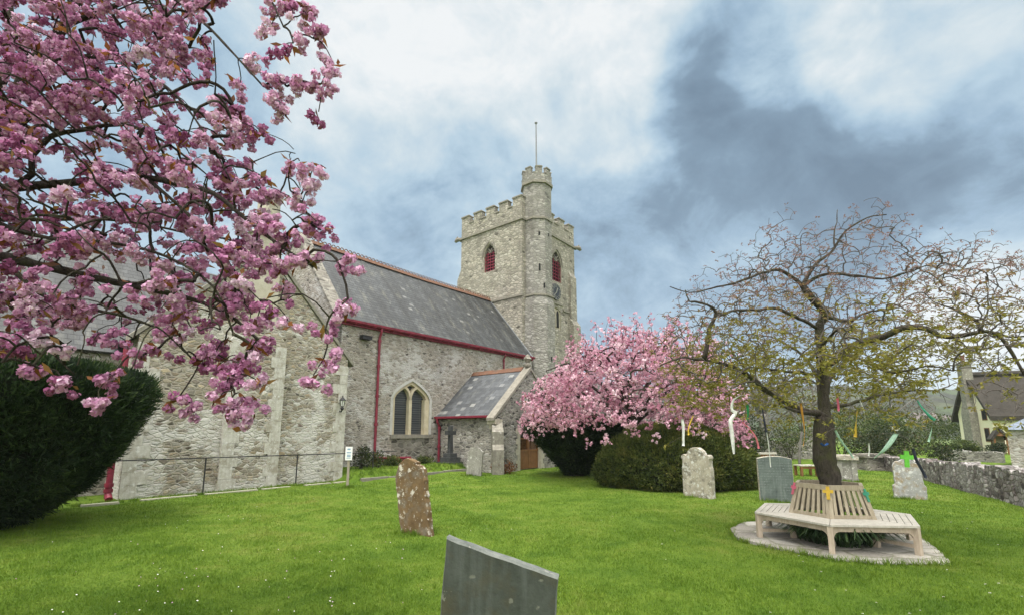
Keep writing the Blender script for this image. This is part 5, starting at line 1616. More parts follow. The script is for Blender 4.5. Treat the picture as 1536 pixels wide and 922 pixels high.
# ------------------------------------------------------------------ yews and shrubs
def yew(name, label, c, prof, g, n_sp, leaf, mat, trunk_r=None, lump=.05, drop=0.0, squash=1.0, tall=1.0, core=.93, cat='yew tree', openness=.16):
    """clipped evergreen: profile (r,z) lathed into a lumpy body whose whole outer layer is sprays of needles"""
    root = thing(name, (c[0], c[1], 0), label, cat)
    P_ = np.array(prof); 
    seg = np.linalg.norm(np.diff(P_, axis=0), axis=1); cum = np.concatenate([[0], np.cumsum(seg)])
    K_, L_ = 64, 36
    ss = np.linspace(0, cum[-1], L_); pr_ = np.stack([np.interp(ss, cum, P_[:, 0]), np.interp(ss, cum, P_[:, 1])], 1)
    ph = g.uniform(0, 6, 12)
    def lumpf(a, s_):
        return 1 + lump * (np.sin(3 * a + ph[0] + s_) + .8 * np.sin(5 * a - 1.7 * s_ + ph[1]) + .6 * np.sin(9 * a + 2.6 * s_ + ph[2]) + .5 * np.sin(14 * a - 4 * s_ + ph[3])) / 2
    aa = np.linspace(0, 2 * np.pi, K_, endpoint=False)
    A2, S2 = np.meshgrid(aa, np.arange(L_))
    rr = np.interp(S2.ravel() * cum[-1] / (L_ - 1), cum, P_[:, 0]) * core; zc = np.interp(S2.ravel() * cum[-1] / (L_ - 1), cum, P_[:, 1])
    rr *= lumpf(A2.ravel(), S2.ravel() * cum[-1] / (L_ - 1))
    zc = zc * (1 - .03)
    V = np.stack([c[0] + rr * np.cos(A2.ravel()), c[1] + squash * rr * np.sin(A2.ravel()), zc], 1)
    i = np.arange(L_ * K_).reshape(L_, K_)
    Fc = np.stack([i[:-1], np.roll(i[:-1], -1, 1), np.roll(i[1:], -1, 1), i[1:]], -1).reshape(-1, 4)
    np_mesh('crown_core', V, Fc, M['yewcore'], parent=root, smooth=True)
    # sprays
    wgt = np.interp((ss[:-1] + ss[1:]) / 2, cum, P_[:, 0]) + .05
    pick = g.choice(L_ - 1, n_sp, p=wgt / wgt.sum()); s_ = ss[pick] + g.uniform(0, 1, n_sp) * (ss[1] - ss[0])
    a = g.uniform(0, 2 * np.pi, n_sp)
    r_ = np.interp(s_, cum, P_[:, 0]); z_ = np.interp(s_, cum, P_[:, 1])
    dr = np.interp(s_ + .05, cum, P_[:, 0]) - np.interp(s_ - .05, cum, P_[:, 0]); dz = np.interp(s_ + .05, cum, P_[:, 1]) - np.interp(s_ - .05, cum, P_[:, 1])
    ln = np.hypot(dr, dz) + 1e-9
    nr, nz = -dz / ln, dr / ln
    flip = np.where(nr * r_ + nz * (z_ - P_[:, 1].mean()) < 0, -1, 1); nr, nz = nr * flip, nz * flip
    f = lumpf(a, s_) * (1 - openness * g.beta(1, 2.2, n_sp))
    pos = np.stack([c[0] + r_ * f * np.cos(a), c[1] + squash * r_ * f * np.sin(a), z_ * (1 - .02 * g.uniform(size=n_sp))], 1)
    nor = np.stack([nr * np.cos(a), nr * np.sin(a), nz], 1)
    # clumps: sprays of a tuft share tone
    cl_n = np.sin(pos[:, 0] * 5.1 + ph[4]) * np.sin(pos[:, 1] * 4.7 + ph[5]) * np.sin(pos[:, 2] * (3.2 / tall) + ph[6])
    up = np.array([0, 0, 1.0])
    per = 4
    cc = np.repeat(pos, per, axis=0); dd = np.repeat(nor, per, axis=0) * .75 + up * (.45 * tall) + g.normal(size=(n_sp * per, 3)) * .55 - up * drop
    LL = leaf * g.uniform(.6, 1.4, n_sp * per)
    V, Fc = leaves_np(cc + g.normal(size=cc.shape) * leaf * .25, dd, LL, LL * (.30 if tall < 1.5 else .17), g)
    tt = np.clip(np.repeat(.40 + .30 * cl_n + g.normal(0, .17, n_sp), per) + g.normal(0, .12, n_sp * per), 0, 1)
    np_mesh('crown', V, Fc, mat, np.repeat(tt, 4), root)
    # stray shoots standing proud of the clipping
    k_ = g.integers(0, n_sp, n_sp // 45)
    k_ = np.repeat(k_, 7); L_s = leaf * g.uniform(.9, 2.2, len(k_) // 7).repeat(7)
    ax_ = nor[k_] * .7 + up * .6; ax_ /= np.linalg.norm(ax_, axis=1)[:, None]
    ps = pos[k_] + ax_ * (L_s * np.tile(np.linspace(0, 1, 7), len(k_) // 7))[:, None]
    V, Fc = leaves_np(ps, ax_ + g.normal(size=ps.shape) * .45, leaf * .6, leaf * .14, g)
    np_mesh('new_shoots', V, Fc, mat, np.repeat(g.uniform(.6, 1, len(ps)), 4), root)
    if trunk_r:
        mb = MB(); mb.tube([(c[0], c[1], -.1), (c[0] + .03, c[1], .4), (c[0], c[1], 1.0)], [trunk_r * 1.15, trunk_r, trunk_r], 10); mb.build('trunk', M['bark_tree'], root, None, True)
    return root


g = np.random.default_rng(41)
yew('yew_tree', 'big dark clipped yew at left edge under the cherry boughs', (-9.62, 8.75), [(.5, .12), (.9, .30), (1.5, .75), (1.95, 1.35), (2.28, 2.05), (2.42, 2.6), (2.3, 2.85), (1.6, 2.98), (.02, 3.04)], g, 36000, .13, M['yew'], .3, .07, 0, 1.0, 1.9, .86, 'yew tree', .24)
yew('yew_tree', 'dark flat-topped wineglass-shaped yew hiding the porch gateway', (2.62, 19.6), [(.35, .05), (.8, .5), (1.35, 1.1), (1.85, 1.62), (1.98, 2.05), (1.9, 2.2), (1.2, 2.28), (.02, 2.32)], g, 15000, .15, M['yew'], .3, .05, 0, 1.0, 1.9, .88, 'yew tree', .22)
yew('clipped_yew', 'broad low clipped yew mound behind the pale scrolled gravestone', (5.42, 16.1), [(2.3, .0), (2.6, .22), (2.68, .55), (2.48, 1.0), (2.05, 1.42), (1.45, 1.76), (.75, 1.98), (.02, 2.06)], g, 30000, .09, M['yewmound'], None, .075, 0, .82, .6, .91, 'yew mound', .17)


def shrub(name, label, c, r, h, g, n, leaf, mat, z0=0.0, cat='shrub', group=None, stems=5):
    root = thing(name, (c[0], c[1], z0), label, cat, 0, group)
    ca = g.normal(size=(14, 3)); ca /= np.linalg.norm(ca, axis=1)[:, None]; ca *= np.array([r, r, h * .5]) * .62
    k = g.integers(0, 14, n)
    d = g.normal(size=(n, 3)); d /= np.linalg.norm(d, axis=1)[:, None]
    pos = np.array([c[0], c[1], z0 + h * .52]) + ca[k] + d * np.array([r, r, h * .5]) * .45 * g.uniform(.5, 1.05, (n, 1))
    pos[:, 2] = np.maximum(pos[:, 2], z0 + .03)
    V, Fc = leaves_np(pos, d + g.normal(size=d.shape) * .6 + np.array([0, 0, .3]), leaf * g.uniform(.7, 1.3, n), leaf * .5, g, .08)
    tt = np.clip(.35 + .25 * np.sin(k * 1.7) + g.normal(0, .2, n), 0, 1)
    np_mesh('foliage', V, Fc, mat, np.repeat(tt, 4), root)
    mb = MB()
    for i in range(stems):
        q = ca[i % 14]
        mb.tube([(c[0] + .05 * i - .1, c[1], z0 - .05), (c[0] + q[0] * .5, c[1] + q[1] * .5, z0 + h * .35), (c[0] + q[0], c[1] + q[1], z0 + h * .52 + q[2])], [.03, .02, .008], 5)
    mb.build('stems', M['bark_tree'], root)
    return root


def at(px, Y): return (float(P(px, 600, Y)[0]), Y)


shrub('shrub', 'russet shrub at the foot of the porch corner', at(757, 20.4), .55, .62, g, 700, .08, M['bronze'])
bank = [((10.6, 15.9), .45, .9, 'shrubdark', 'dark leafy plants at the bank end beside the vestry corner'), ((11.5, 16.2), .5, .7, 'shrub', 'green plants under the crimson drainpipe outlet'), ((12.6, 16.4), .45, .45, 'shrub', 'low green plants below the nave window sill'), ((14.3, 16.5), .4, .4, 'shrub', 'small green plants between window and memorial cross')]
for (uu, vv), r, h, mk, lb in bank:
    q = W(uu, vv); shrub('bank_plant', lb, (q[0], q[1]), r, h, g, 800, .09, M[mk], .3, 'plant')
# background shrubs beyond the lawn
BS = [((1105, 24), 1.6, 2.6, 'shrubdark', 'dark evergreen shrub behind the right end of the yew mound', 3500, .13),
      ((1178, 30), 1.3, 2.6, 'shrub', 'loose yellow-green shrub above the low stone wall', 1500, .14),
      ((1255, 27), 1.6, 2.9, 'shrub', 'yellow-green shrub directly behind the bench tree trunk', 1800, .14),
      ((1318, 23.5), 1.7, 2.0, 'shrubdark', 'dark glossy shrub arching over the half hidden tomb', 4000, .12),
      ((1350, 28), 1.9, 1.9, 'shrub', 'mid green shrub left of the flint boundary wall', 2600, .13),
      ((1404, 26), .8, 1.05, 'shrubdark', 'brownish shrub over the far end of the flint wall', 1200, .12),
      ((1434, 35), 1.0, 1.15, 'shrub', 'bright green bush below the cottage chimney', 2500, .13),
      ((1482, 37), .7, .95, 'shrubdark', 'dark bush by the cottage front wall', 1500, .13),
      ((1290, 40), 3.2, 4.0, 'shrub', 'tall pale hedge tree far behind the chest tomb', 2600, .22),
      ((1060, 31), 2.6, 4.2, 'shrubdark', 'tall dark evergreen far behind the yew mound', 4500, .2),
      ((1385, 55), 4.0, 4.0, 'shrub', 'distant round bush before the hillside', 2200, .3)]
for (px, Y), r, h, mk, lb, n, lf in BS:
    shrub('shrub', lb, at(px, Y), r, h, g, n, lf, M[mk])
q = at(1345, 27)
# strap-leaved plant under the bench
sp_t = thing('strap_leaf_plant', (BC[0], BC[1], 0), 'dark green strap-leaved plants under the hexagonal bench', 'plant')
n = 650
a = g.uniform(0, 2 * np.pi, n); r0_ = np.sqrt(g.uniform(0, 1, n)) * .55
b0 = np.stack([BC[0] - .05 + r0_ * np.cos(a), BC[1] - .12 + r0_ * np.sin(a), np.full(n, .03)], 1)
az = a + g.normal(0, .7, n); L = g.uniform(.32, .62, n); Vv = []; Fv = []
out = np.stack([np.cos(az), np.sin(az), np.zeros(n)], 1); sd = np.stack([-np.sin(az), np.cos(az), np.zeros(n)], 1)
rows = []
for i, (fx, fz, wq) in enumerate(((0, 0, .9), (.35, .55, 1.0), (.72, .66, .8), (1.05, .42, .15))):
    c_ = b0 + out * (L * fx)[:, None] + np.array([0, 0, 1]) * (L * fz * .85)[:, None]
    rows += [c_ - sd * .011 * wq, c_ + sd * .011 * wq]
V = np.stack(rows, 1).reshape(-1, 3)
f = np.array([(0, 1, 3, 2), (2, 3, 5, 4), (4, 5, 7, 6)])
Fc = (np.arange(n)[:, None, None] * 8 + f[None]).reshape(-1, 4)
o = np_mesh('foliage', V, Fc, M['strap'], np.repeat(g.uniform(size=n), 8), sp_t)


# bare trees beyond the lawn
def bare_tree(label, x, y, h, spread, g, n=420, tr=.16, mat='greybark', twig='twig', tip=.008, tilt=0.0, leafm=None, leafn=0):
    root = thing('bare_tree', (x, y, 0), label, 'tree')
    tpn = catmull([(x, y, -.1), (x + tilt * .3, y, h * .2), (x + tilt, y, h * .42)], .25)
    limb_obj('trunk', [tpn], [(tr, tr * .75)], M[mat], root, 10, g)
    ls, rs = [], []
    for k in range(9):
        a = 2 * math.pi * k / 9 + g.normal() * .2; r = spread * g.uniform(.5, .9); z = h * g.uniform(.65, .95)
        ls.append(catmull([tpn[-1], (x + tilt + r * .35 * math.cos(a), y + r * .35 * math.sin(a), h * .42 + (z - h * .42) * .5), (x + tilt + r * math.cos(a), y + r * math.sin(a), z)], .25)); rs.append((tr * .45, .015))
    limb_obj('limbs', ls, rs, M[mat], root, 6, g)
    th_ = g.uniform(0, 2 * np.pi, n); r_ = np.sqrt(g.uniform(0, 1, n)) * spread
    z_ = h * (1.0 - .33 * (r_ / spread) ** 2) - g.beta(1, 1.6, n) * h * .5
    tg = np.stack([x + tilt + r_ * np.cos(th_), y + r_ * np.sin(th_), z_], 1)
    p0, p1, r0, r1, td = grow(ls, tg, g, .2, .05, .2, tip, .4, .04)
    V, Fc = edges_np(p0, p1, r0, r1, 3)
    np_mesh('twigs', V, Fc, M[twig], parent=root)
    if leafm:
        ix = g.integers(0, n, leafn)
        V, Fc = leaves_np(tg[ix] + g.normal(size=(leafn, 3)) * .15, g.normal(size=(leafn, 3)), .09, .05, g)
        np_mesh('leaves', V, Fc, M[leafm], np.repeat(g.uniform(.4, 1, leafn), 4), root)


g = np.random.default_rng(53)
x, y = at(1143, 27); bare_tree('grey-trunked bare tree standing left of the low stone wall', x, y, 6.6, 3.2, g, 520, .30, 'greybark', 'twig', .010)
x, y = at(1122, 30); bare_tree('dark leaning bare tree just behind the grey trunk', x, y, 6.2, 3.0, g, 380, .20, 'bark_tree', 'twig', .010, -1.2)
x, y = at(1190, 25); bare_tree('slim pale sapling in front of the low stone wall', x, y, 4.2, 1.5, g, 200, .07, 'greybark', 'twig', .008, .3, 'shrub', 900)
x, y = at(1210, 36); bare_tree('bare tree far behind the bench tree', x, y, 6.4, 3.8, g, 480, .2, 'greybark', 'twig', .012)
x, y = at(1330, 42); bare_tree('bare tree in the gap before the hillside', x, y, 5.6, 3.4, g, 420, .18, 'greybark', 'twig', .013, 0, 'shrub', 1200)
x, y = at(1040, 33); bare_tree('bare tree top showing over the far cherry', x, y, 7.6, 3.2, g, 420, .2, 'bark_tree', 'twig', .011)

# ------------------------------------------------------------------ walls, cottage and other buildings at right
def rubble_wall(name, label, pts, h, th, mat, cap=True, seed=3):
    gg = random.Random(seed); mb = MB()
    for (x0, y0, h0), (x1, y1, h1) in zip(pts[:-1], pts[1:]):
        L = math.hypot(x1 - x0, y1 - y0); n = max(1, int(L / .35)); ex, ey = (x1 - x0) / L, (y1 - y0) / L
        for k in range(n):
            a, b = L * k / n, L * (k + 1) / n
            t0 = h0 + (h1 - h0) * k / n + gg.uniform(-.05, .07); off = gg.uniform(-.02, .02)
            fn = lambda s, z, d: (x0 + ex * s - ey * (d + off), y0 + ey * s + ex * (d + off), z)
            mb.prism([(a, -.1), (b + .01, -.1), (b + .01, t0 - .05), (b - .05, t0), (a + .05, t0 + gg.uniform(-.02, .04)), (a, t0 - .06)], fn, 0, th)
    o = mb.build(name, mat); return tag(o, label, 'wall')


rubble_wall('boundary_wall', 'low flint rubble boundary wall along the right of the churchyard', [(11.2, 8.6, .85), (12.96, 12.3, .82), (15.9, 18.35, .66), (18.2, 23.5, .62)], .9, .45, M['flintwall'])
bw0, bw1 = at(1108, 31), at(1228, 31)
rubble_wall('garden_wall', 'low stone wall behind the saplings at the far side of the lawn', [(bw0[0], 31, 1.2), (bw1[0], 31, 1.15)], 1.1, .4, M['porch'])
# fence panel and seat beside the slate stone
fx, fy = at(1139, 21)
fe = thing('wooden_fence', (fx, fy, 0), 'short brown wooden fence panel left of the slate gravestone', 'fence')
mb = MB()
for k in range(6): mb.box((fx - .45 + k * .16, fy, 0), (fx - .33 + k * .16, fy + .03, .78))
mb.build('slats', M['door'], fe)
mb = MB(); mb.box((fx - .5, fy - .05, .78), (fx + .55, fy + .1, .86)); mb.build('top_rail', M['seatwood'], fe)
sx, sy = at(1199, 19.4)
se = thing('garden_bench', (sx, sy, 0), 'small wooden garden bench end beside the slate gravestone', 'bench')
mb = MB()
for k in range(6): mb.box((sx - .36 + k * .12, sy - .25, .40), (sx - .27 + k * .12, sy + .25, .44))
mb.build('seat', M['seatwood'], se)
for ax in (-.3, .3):
    for ay in (-.2, .2):
        mb = MB(); mb.box((sx + ax - .04, sy + ay - .04, 0), (sx + ax + .04, sy + ay + .04, .399)); mb.build('leg', M['door'], se)
mb = MB(); mb.box((sx - .3, sy - .21, .3), (sx + .3, sy - .18, .38)); mb.build('apron', M['door'], se)

# thatched cottage
co_o = np.array([41.4, 40.9]); ux = np.array([.935, -.355]); uy = np.array([.355, .935])
cot = thing('cottage', (*co_o, 0), 'cream rendered thatched cottage with tall stone chimney beyond the wall', 'cottage', math.atan2(ux[1], ux[0]))
CFm = Matrix.Translation((co_o[0], co_o[1], 0)) @ Matrix.Rotation(math.atan2(ux[1], ux[0]), 4, 'Z')
GW, EV, RG = 5.4, 3.7, 6.9
mb = MB(); mb.prism([(0, -.2), (GW, -.2), (GW, EV), (GW / 2, RG - .15), (0, EV)], lambda s, z, d: (d, s, z), 0, 12); mb.build('wall', M['render'], cot, CFm)
mb = MB()
for sg in (0, 1):
    y0 = -.55 if sg == 0 else GW + .55
    z0 = EV - .62
    K = 10
    for k in range(K):
        f0, f1 = k / K, (k + 1) / K
        prof = lambda f: (y0 + (GW / 2 - y0) * f, z0 + (RG - z0) * f + .18 * math.sin(math.pi * f))
        (ya, za), (yb, zb) = prof(f0), prof(f1)
        mb.add([(-.35, ya, za), (12.3, ya, za), (12.3, yb, zb), (-.35, yb, zb), (-.35, ya, za - .38), (12.3, ya, za - .38), (12.3, yb, zb - .38), (-.35, yb, zb - .38)],
               [(0, 1, 2, 3), (7, 6, 5, 4), (0, 4, 5, 1), (1, 5, 6, 2), (2, 6, 7, 3), (3, 7, 4, 0)])
mb.tube([(-.35, GW / 2, RG + .05), (12.3, GW / 2, RG + .05)], .28, 8)
rfc = mb.build('roof', M['thatch'], cot, CFm)
mb = MB(); mb.box((-.6, GW / 2 - .7, -.1), (-.003, GW / 2 + .7, 3.4)); mb.add([(-.6, GW / 2 - .7, 3.4), (0, GW / 2 - .7, 3.4), (0, GW / 2 + .7, 3.4), (-.6, GW / 2 + .7, 3.4), (-.55, GW / 2 - .42, 4.4), (0, GW / 2 - .42, 4.4), (0, GW / 2 + .42, 4.4), (-.55, GW / 2 + .42, 4.4)], [(0, 1, 5, 4), (1, 2, 6, 5), (2, 3, 7, 6), (3, 0, 4, 7)])
mb.box((-.55, GW / 2 - .42, 4.4), (.2, GW / 2 + .42, 7.9)); mb.box((-.62, GW / 2 - .5, 7.9), (.27, GW / 2 + .5, 8.1))
mb.build('chimney', M['greystone'], cot, CFm)
mb = MB(); mb.lathe([(.18, 0), (.2, .1), (.15, .2), (.17, .6), (.2, .7)], (-.2, GW / 2, 8.1), 10); mb.build('chimney_pot', M['terra'], cot, CFm)
for (y, z0, z1) in ((.95, .9, 2.1), (1.0, 2.75, 3.75)):
    mb = MB(); mb.box((-.03, y - .38, z0), (.02, y + .38, z1)); w0 = mb.build('window', M['door'], cot, CFm)
    mb = MB(); mb.box((-.045, y - .3, z0 + .08), (-.031, y - .02, z1 - .08)); mb.box((-.045, y + .02, z0 + .08), (-.031, y + .3, z1 - .08)); mb.build('pane', M['dark'], w0, CFm)
for xw in (2.5, 6.0, 9.5):
    mb = MB(); mb.box((xw - .5, -.03, .9), (xw + .5, .02, 2.1)); w0 = mb.build('window', M['door'], cot, CFm)
    mb = MB(); mb.box((xw - .42, -.045, .98), (xw + .42, -.031, 2.02)); mb.build('pane', M['dark'], w0, CFm)

# thatched hood and slate outbuilding
hx, hy = at(1490, 38)
hd = thing('thatched_gateway', (hx, hy, 0), 'small thatched hood with brown boarded gable on posts before the cottage', 'gateway', R(35))
HF = Matrix.Translation((hx, hy, 0)) @ Matrix.Rotation(R(-35), 4, 'Z') @ Matrix.Diagonal((.8, .8, .95, 1))
mb = MB(); mb.prism([(-.5, 1.5), (.5, 1.5), (0, 2.1)], lambda s, z, d: (s, d, z), -.5, .9); mb.build('gable', M['door'], hd, HF)
mb = MB()
for sg in (-1, 1):
    roof_slab(mb, (sg * .75, -.6, 1.25), (sg * .75, 1.0, 1.25), (0, 1.0, 2.25 + .001 * sg), (0, -.6, 2.25 + .001 * sg), .2)
mb.build('roof', M['thatch'], hd, HF)
mb = MB(); mb.box((-.42, .55, .0), (.42, .60, 1.5)); mb.build('added_back_panel', M['postwood'], hd, HF)  # closing panel added to hide the bright wall seen through the hood
for sg in (-1, 1):
    for yy in (-.4, .8):
        mb = MB(); mb.box((sg * .43 - .07, yy - .07, -.1), (sg * .43 + .07, yy + .07, 1.5)); mb.build('post', M['door'], hd, HF)
ox, oy = at(1502, 24)
ob = thing('outbuilding', (ox, oy, 0), 'grey stone outbuilding with blue slate hipped roof beyond the boundary wall', 'outbuilding', R(-47))
OF = Matrix.Translation((ox, oy, 0)) @ Matrix.Rotation(R(-47), 4, 'Z')
mb = MB(); mb.box((0, 0, -.1), (7, 4, 1.92)); mb.build('wall', M['nave'], ob, OF)
mb = MB()
e0, r0_ = [(-.2, -.2, 1.86), (7.2, -.2, 1.86), (7.2, 4.2, 1.86), (-.2, 4.2, 1.86)], [(2.0, 2.0, 3.25), (5.2, 2.0, 3.25)]
mb.add(e0 + r0_, [(0, 1, 5, 4), (1, 2, 5), (2, 3, 4, 5), (3, 0, 4), (3, 2, 1, 0)])
mb.build('roof', M['blueslate'], ob, OF)
# pale garden wall with pier in front of the cottage
gw0, gw1 = at(1400, 30), at(1490, 27.5)
rubble_wall('garden_wall', 'coped garden wall with end pier below the cottage', [(gw0[0], gw0[1], .62), (gw1[0], gw1[1], .62)], 1, .3, M['porch'], seed=8)

# far houses on the hillside
gg = random.Random(5)
for k, (px, py, Y) in enumerate([(1388, 634, 210), (1398, 628, 260), (1376, 640, 190), (1408, 640, 190), (1420, 627, 280), (1352, 633, 240), (1300, 632, 230)]):
    q = P(px, py, Y)
    names = ['white house on the hillside just left of the cottage', 'pale house above the white one on the far hillside', 'low cream house nearest the lawn on the hillside', 'white bungalow low on the hillside beside the cottage', 'small pale house highest on the hillside by the cottage', 'cream house amid trees in the middle of the hillside', 'whitish house on the hillside behind the bench tree']
    hs = thing('house', (q[0], q[1], q[2] - 3), names[k], 'house', gg.uniform(-.5, .5))
    fr = wmat(hs)
    w2, d2, h2 = gg.uniform(8, 12), 7, 4.5
    mb = MB(); mb.prism([(-d2 / 2, -6), (d2 / 2, -6), (d2 / 2, h2), (0, h2 + 3), (-d2 / 2, h2)], lambda s, z, d: (d, s, z), -w2 / 2, w2 / 2); mb.build('wall', M['white'] if k % 2 == 0 else M['render'], hs, fr)
    mb = MB()
    for sg in (-1, 1): roof_slab(mb, (-w2 / 2 - .3, sg * (d2 / 2 + .3), h2 - .1), (w2 / 2 + .3, sg * (d2 / 2 + .3), h2 - .1), (w2 / 2 + .3, 0, h2 + 3.1 + .01 * sg), (-w2 / 2 - .3, 0, h2 + 3.1 + .01 * sg), .25)
    mb.build('roof', M['brownroof'], hs, fr)

# ------------------------------------------------------------------ ribbons and crosses on the tree and bench
def cloth(name, c):
    m, t = new_mat(name)
    n = t.noise(t.coord('Object'), 18, 3).outputs['Fac']
    col = t.mix(1.0, c, t.ramp(n, [(.3, .8), (.7, 1.1)]), 'MULTIPLY')
    b = t.add('ShaderNodeBsdfPrincipled', {'Base Color': col, 'Roughness': .7})
    tr = t.add('ShaderNodeBsdfTranslucent', {'Color': col})
    t.add('ShaderNodeOutputMaterial', {'Surface': t.add('ShaderNodeMixShader', {0: .3, 1: b.outputs[0], 2: tr.outputs[0]}).outputs[0]})
    return m


CL = {k: cloth('ribbon_' + k, c) for k, c in dict(white=(.74, .75, .70), orange=(.52, .26, .03), green=(.02, .30, .09), pink=(.60, .17, .20), blue=(.03, .12, .38), mint=(.42, .62, .48), navy=(.03, .035, .06), yellow=(.62, .42, .04), lime=(.16, .58, .06), rose=(.70, .16, .25), teal=(.05, .33, .20)).items()}


def ribbon(path, width, col, label, seed=1):
    """a twisting strip of cloth that hangs along a path (px,py,Y)"""
    gg = random.Random(seed)
    pts = catmull([P(*q) for q in path], .035); n = len(pts); mb = MB(); tw0 = gg.uniform(-.4, .4)
    vs = []
    for i, p in enumerate(pts):
        a = tw0 + .9 * math.sin(i * .22 + seed) ; wv = Vector((math.cos(a), math.sin(a) * .8, 0)) * width / 2
        d = Vector(pts[min(i + 1, n - 1)] - pts[max(0, i - 1)]).normalized(); s_ = (wv - d * wv.dot(d))
        s_ = s_.normalized() * width / 2
        nn = d.cross(s_).normalized() * .0012
        q = Vector(p)
        vs += [q - s_ + nn, q + s_ + nn, q + s_ - nn, q - s_ - nn]
    fs = [(0, 1, 2, 3)]
    for i in range(n - 1):
        for k in range(4):
            a, b = i * 4 + k, i * 4 + (k + 1) % 4
            fs.append((a, b, b + 4, a + 4))
    fs.append(tuple(range(4 * n - 1, 4 * n - 5, -1)))
    mb.add(vs, fs)
    o = mb.build('ribbon', CL[col], None, None, True)
    o['group'] = 'ribbons hanging in the bench tree'
    return tag(o, label, 'ribbon')


ribbon([(1112, 592, 6.45), (1100, 600, 6.45), (1098, 615, 6.45), (1104, 618, 6.45), (1096, 630, 6.45), (1098, 650, 6.45), (1101, 680, 6.45)], .05, 'white', 'long white ribbon with knotted loop in front of the yew mound', 2)
ribbon([(1023, 628, 6.9), (1025, 640, 6.9), (1025, 668, 6.9)], .04, 'white', 'short straight white ribbon above the scrolled gravestone', 3)
ribbon([(1040, 622, 6.95), (1033, 640, 6.95), (1033, 652, 6.95)], .02, 'yellow', 'narrow yellow ribbon beside the short white one', 4)
ribbon([(1201, 604, 6.9), (1205, 630, 6.9), (1207, 648, 6.9), (1205, 668, 6.9)], .028, 'orange', 'orange ribbon hanging left of the tree trunk', 5)
ribbon([(1121, 606, 7.0), (1122, 620, 7.0), (1121, 629, 7.0)], .04, 'green', 'short green ribbon near the grey background trunk', 6)
ribbon([(1113, 632, 7.1), (1122, 640, 7.1), (1132, 652, 7.1), (1136, 662, 7.1), (1138, 672, 7.1)], .032, 'pink', 'pink ribbon slanting across the grey background trunk', 7)
ribbon([(1143, 610, 7.3), (1148, 640, 7.3), (1150, 652, 7.3)], .03, 'navy', 'dark navy ribbon beside the pink one', 8)
ribbon([(1150, 648, 7.2), (1153, 668, 7.2), (1156, 700, 7.2)], .014, 'white', 'thin white string ribbon over the slate gravestone', 9)
ribbon([(1253, 645, 7.4), (1260, 658, 7.4), (1270, 672, 7.4), (1280, 686, 7.4)], .03, 'mint', 'mint ribbon slanting down to the chest tomb', 10)
ribbon([(1345, 649, 6.8), (1330, 670, 6.8), (1311, 687, 6.8)], .058, 'mint', 'broad pale ribbon streaming left over the shrubs', 11)
ribbon([(1303, 664, 7.0), (1304, 674, 7.0), (1303, 683, 7.0)], .02, 'white', 'small white ribbon end left of the broad pale ribbon', 12)
ribbon([(1338, 641, 6.8), (1344, 645, 6.8), (1350, 642, 6.8)], .045, 'white', 'white bow knot at the top of the broad pale ribbon', 13)
ribbon([(1376, 600, 6.9), (1384, 612, 6.9), (1396, 625, 6.9), (1402, 630, 6.9)], .045, 'teal', 'teal gauze ribbon high in the right-hand boughs', 14)
ribbon([(1398, 640, 6.9), (1396, 650, 6.9), (1393, 662, 6.9)], .035, 'mint', 'short pale green ribbon below the teal one', 15)
ribbon([(1369, 672, 6.6), (1375, 690, 6.6), (1384, 706, 6.6), (1389, 716, 6.6)], .035, 'navy', 'black ribbon hanging past the green cross', 16)
ribbon([(1255, 590, 7.6), (1257, 604, 7.6), (1258, 616, 7.6)], .03, 'rose', 'rose pink ribbon just right of the upper trunk', 17)
ribbon([(1231, 664, 7.86), (1236, 668, 7.84), (1242, 664, 7.86)], .035, 'blue', 'small blue bow tied on the tree trunk', 18)
ribbon([(1290, 600, 7.2), (1296, 616, 7.2), (1298, 630, 7.2)], .016, 'white', 'thin white ribbon dangling right of the trunk', 19)
ribbon([(1286, 612, 7.9), (1284, 636, 7.9), (1283, 655, 7.9)], .05, 'yellow', 'broad ochre ribbon among leaves right of the trunk', 20)


def cross(px, py, Y, w_, h_, col, label, tilt=0.0, yaw=0.0):
    p = P(px, py, Y); k = w_ * .17
    pts = [(-k, -h_ * .62), (k, -h_ * .62), (k, -k), (w_ / 2, -k), (w_ / 2, k), (k, k), (k, h_ * .38), (-k, h_ * .38), (-k, k), (-w_ / 2, k), (-w_ / 2, -k), (-k, -k)]
    mb = MB(); mb.prism(pts, lambda s, z, d: (s, d, z), -.008, .008)
    fr = Matrix.Translation(Vector(p)) @ Matrix.Rotation(yaw, 4, 'Z') @ Matrix.Rotation(tilt, 4, 'Y')
    o = mb.build('felt_cross', CL[col], None, fr); o['group'] = 'coloured felt crosses'
    return tag(o, label, 'cross')


cross(1360, 685, 6.6, .175, .22, 'lime', 'bright green cross hanging before the lichened gravestone', R(4))
b1 = hp(RT + .06, 3); b2 = hp(RT + .07, 4); b3 = hp(RT + .06, 5)
def onto(p, z): return p
for q, z, col, lab in ((b2, .83, 'yellow', 'yellow cross on the front corner of the bench back'), (b1, .84, 'rose', 'pink cross on the left corner of the bench back'), (b3, .80, 'teal', 'teal cross on the right corner of the bench back')):
    p = np.array([q[0], q[1], z]); w_, h_ = .14, .20; k = w_ * .17
    pts = [(-k, -h_ * .62), (k, -h_ * .62), (k, -k), (w_ / 2, -k), (w_ / 2, k), (k, k), (k, h_ * .38), (-k, h_ * .38), (-k, k), (-w_ / 2, k), (-w_ / 2, -k), (-k, -k)]
    aa_ = math.atan2(q[1] - BC[1], q[0] - BC[0]) + math.pi / 2
    mb = MB(); mb.prism(pts, lambda s, zz, d: (s, d, zz), -.006, .006)
    o = mb.build('felt_cross', CL[col], None, Matrix.Translation(Vector(p)) @ Matrix.Rotation(aa_, 4, 'Z') @ Matrix.Rotation(R(-15), 4, 'X'))
    o['group'] = 'coloured felt crosses'; tag(o, lab, 'cross')

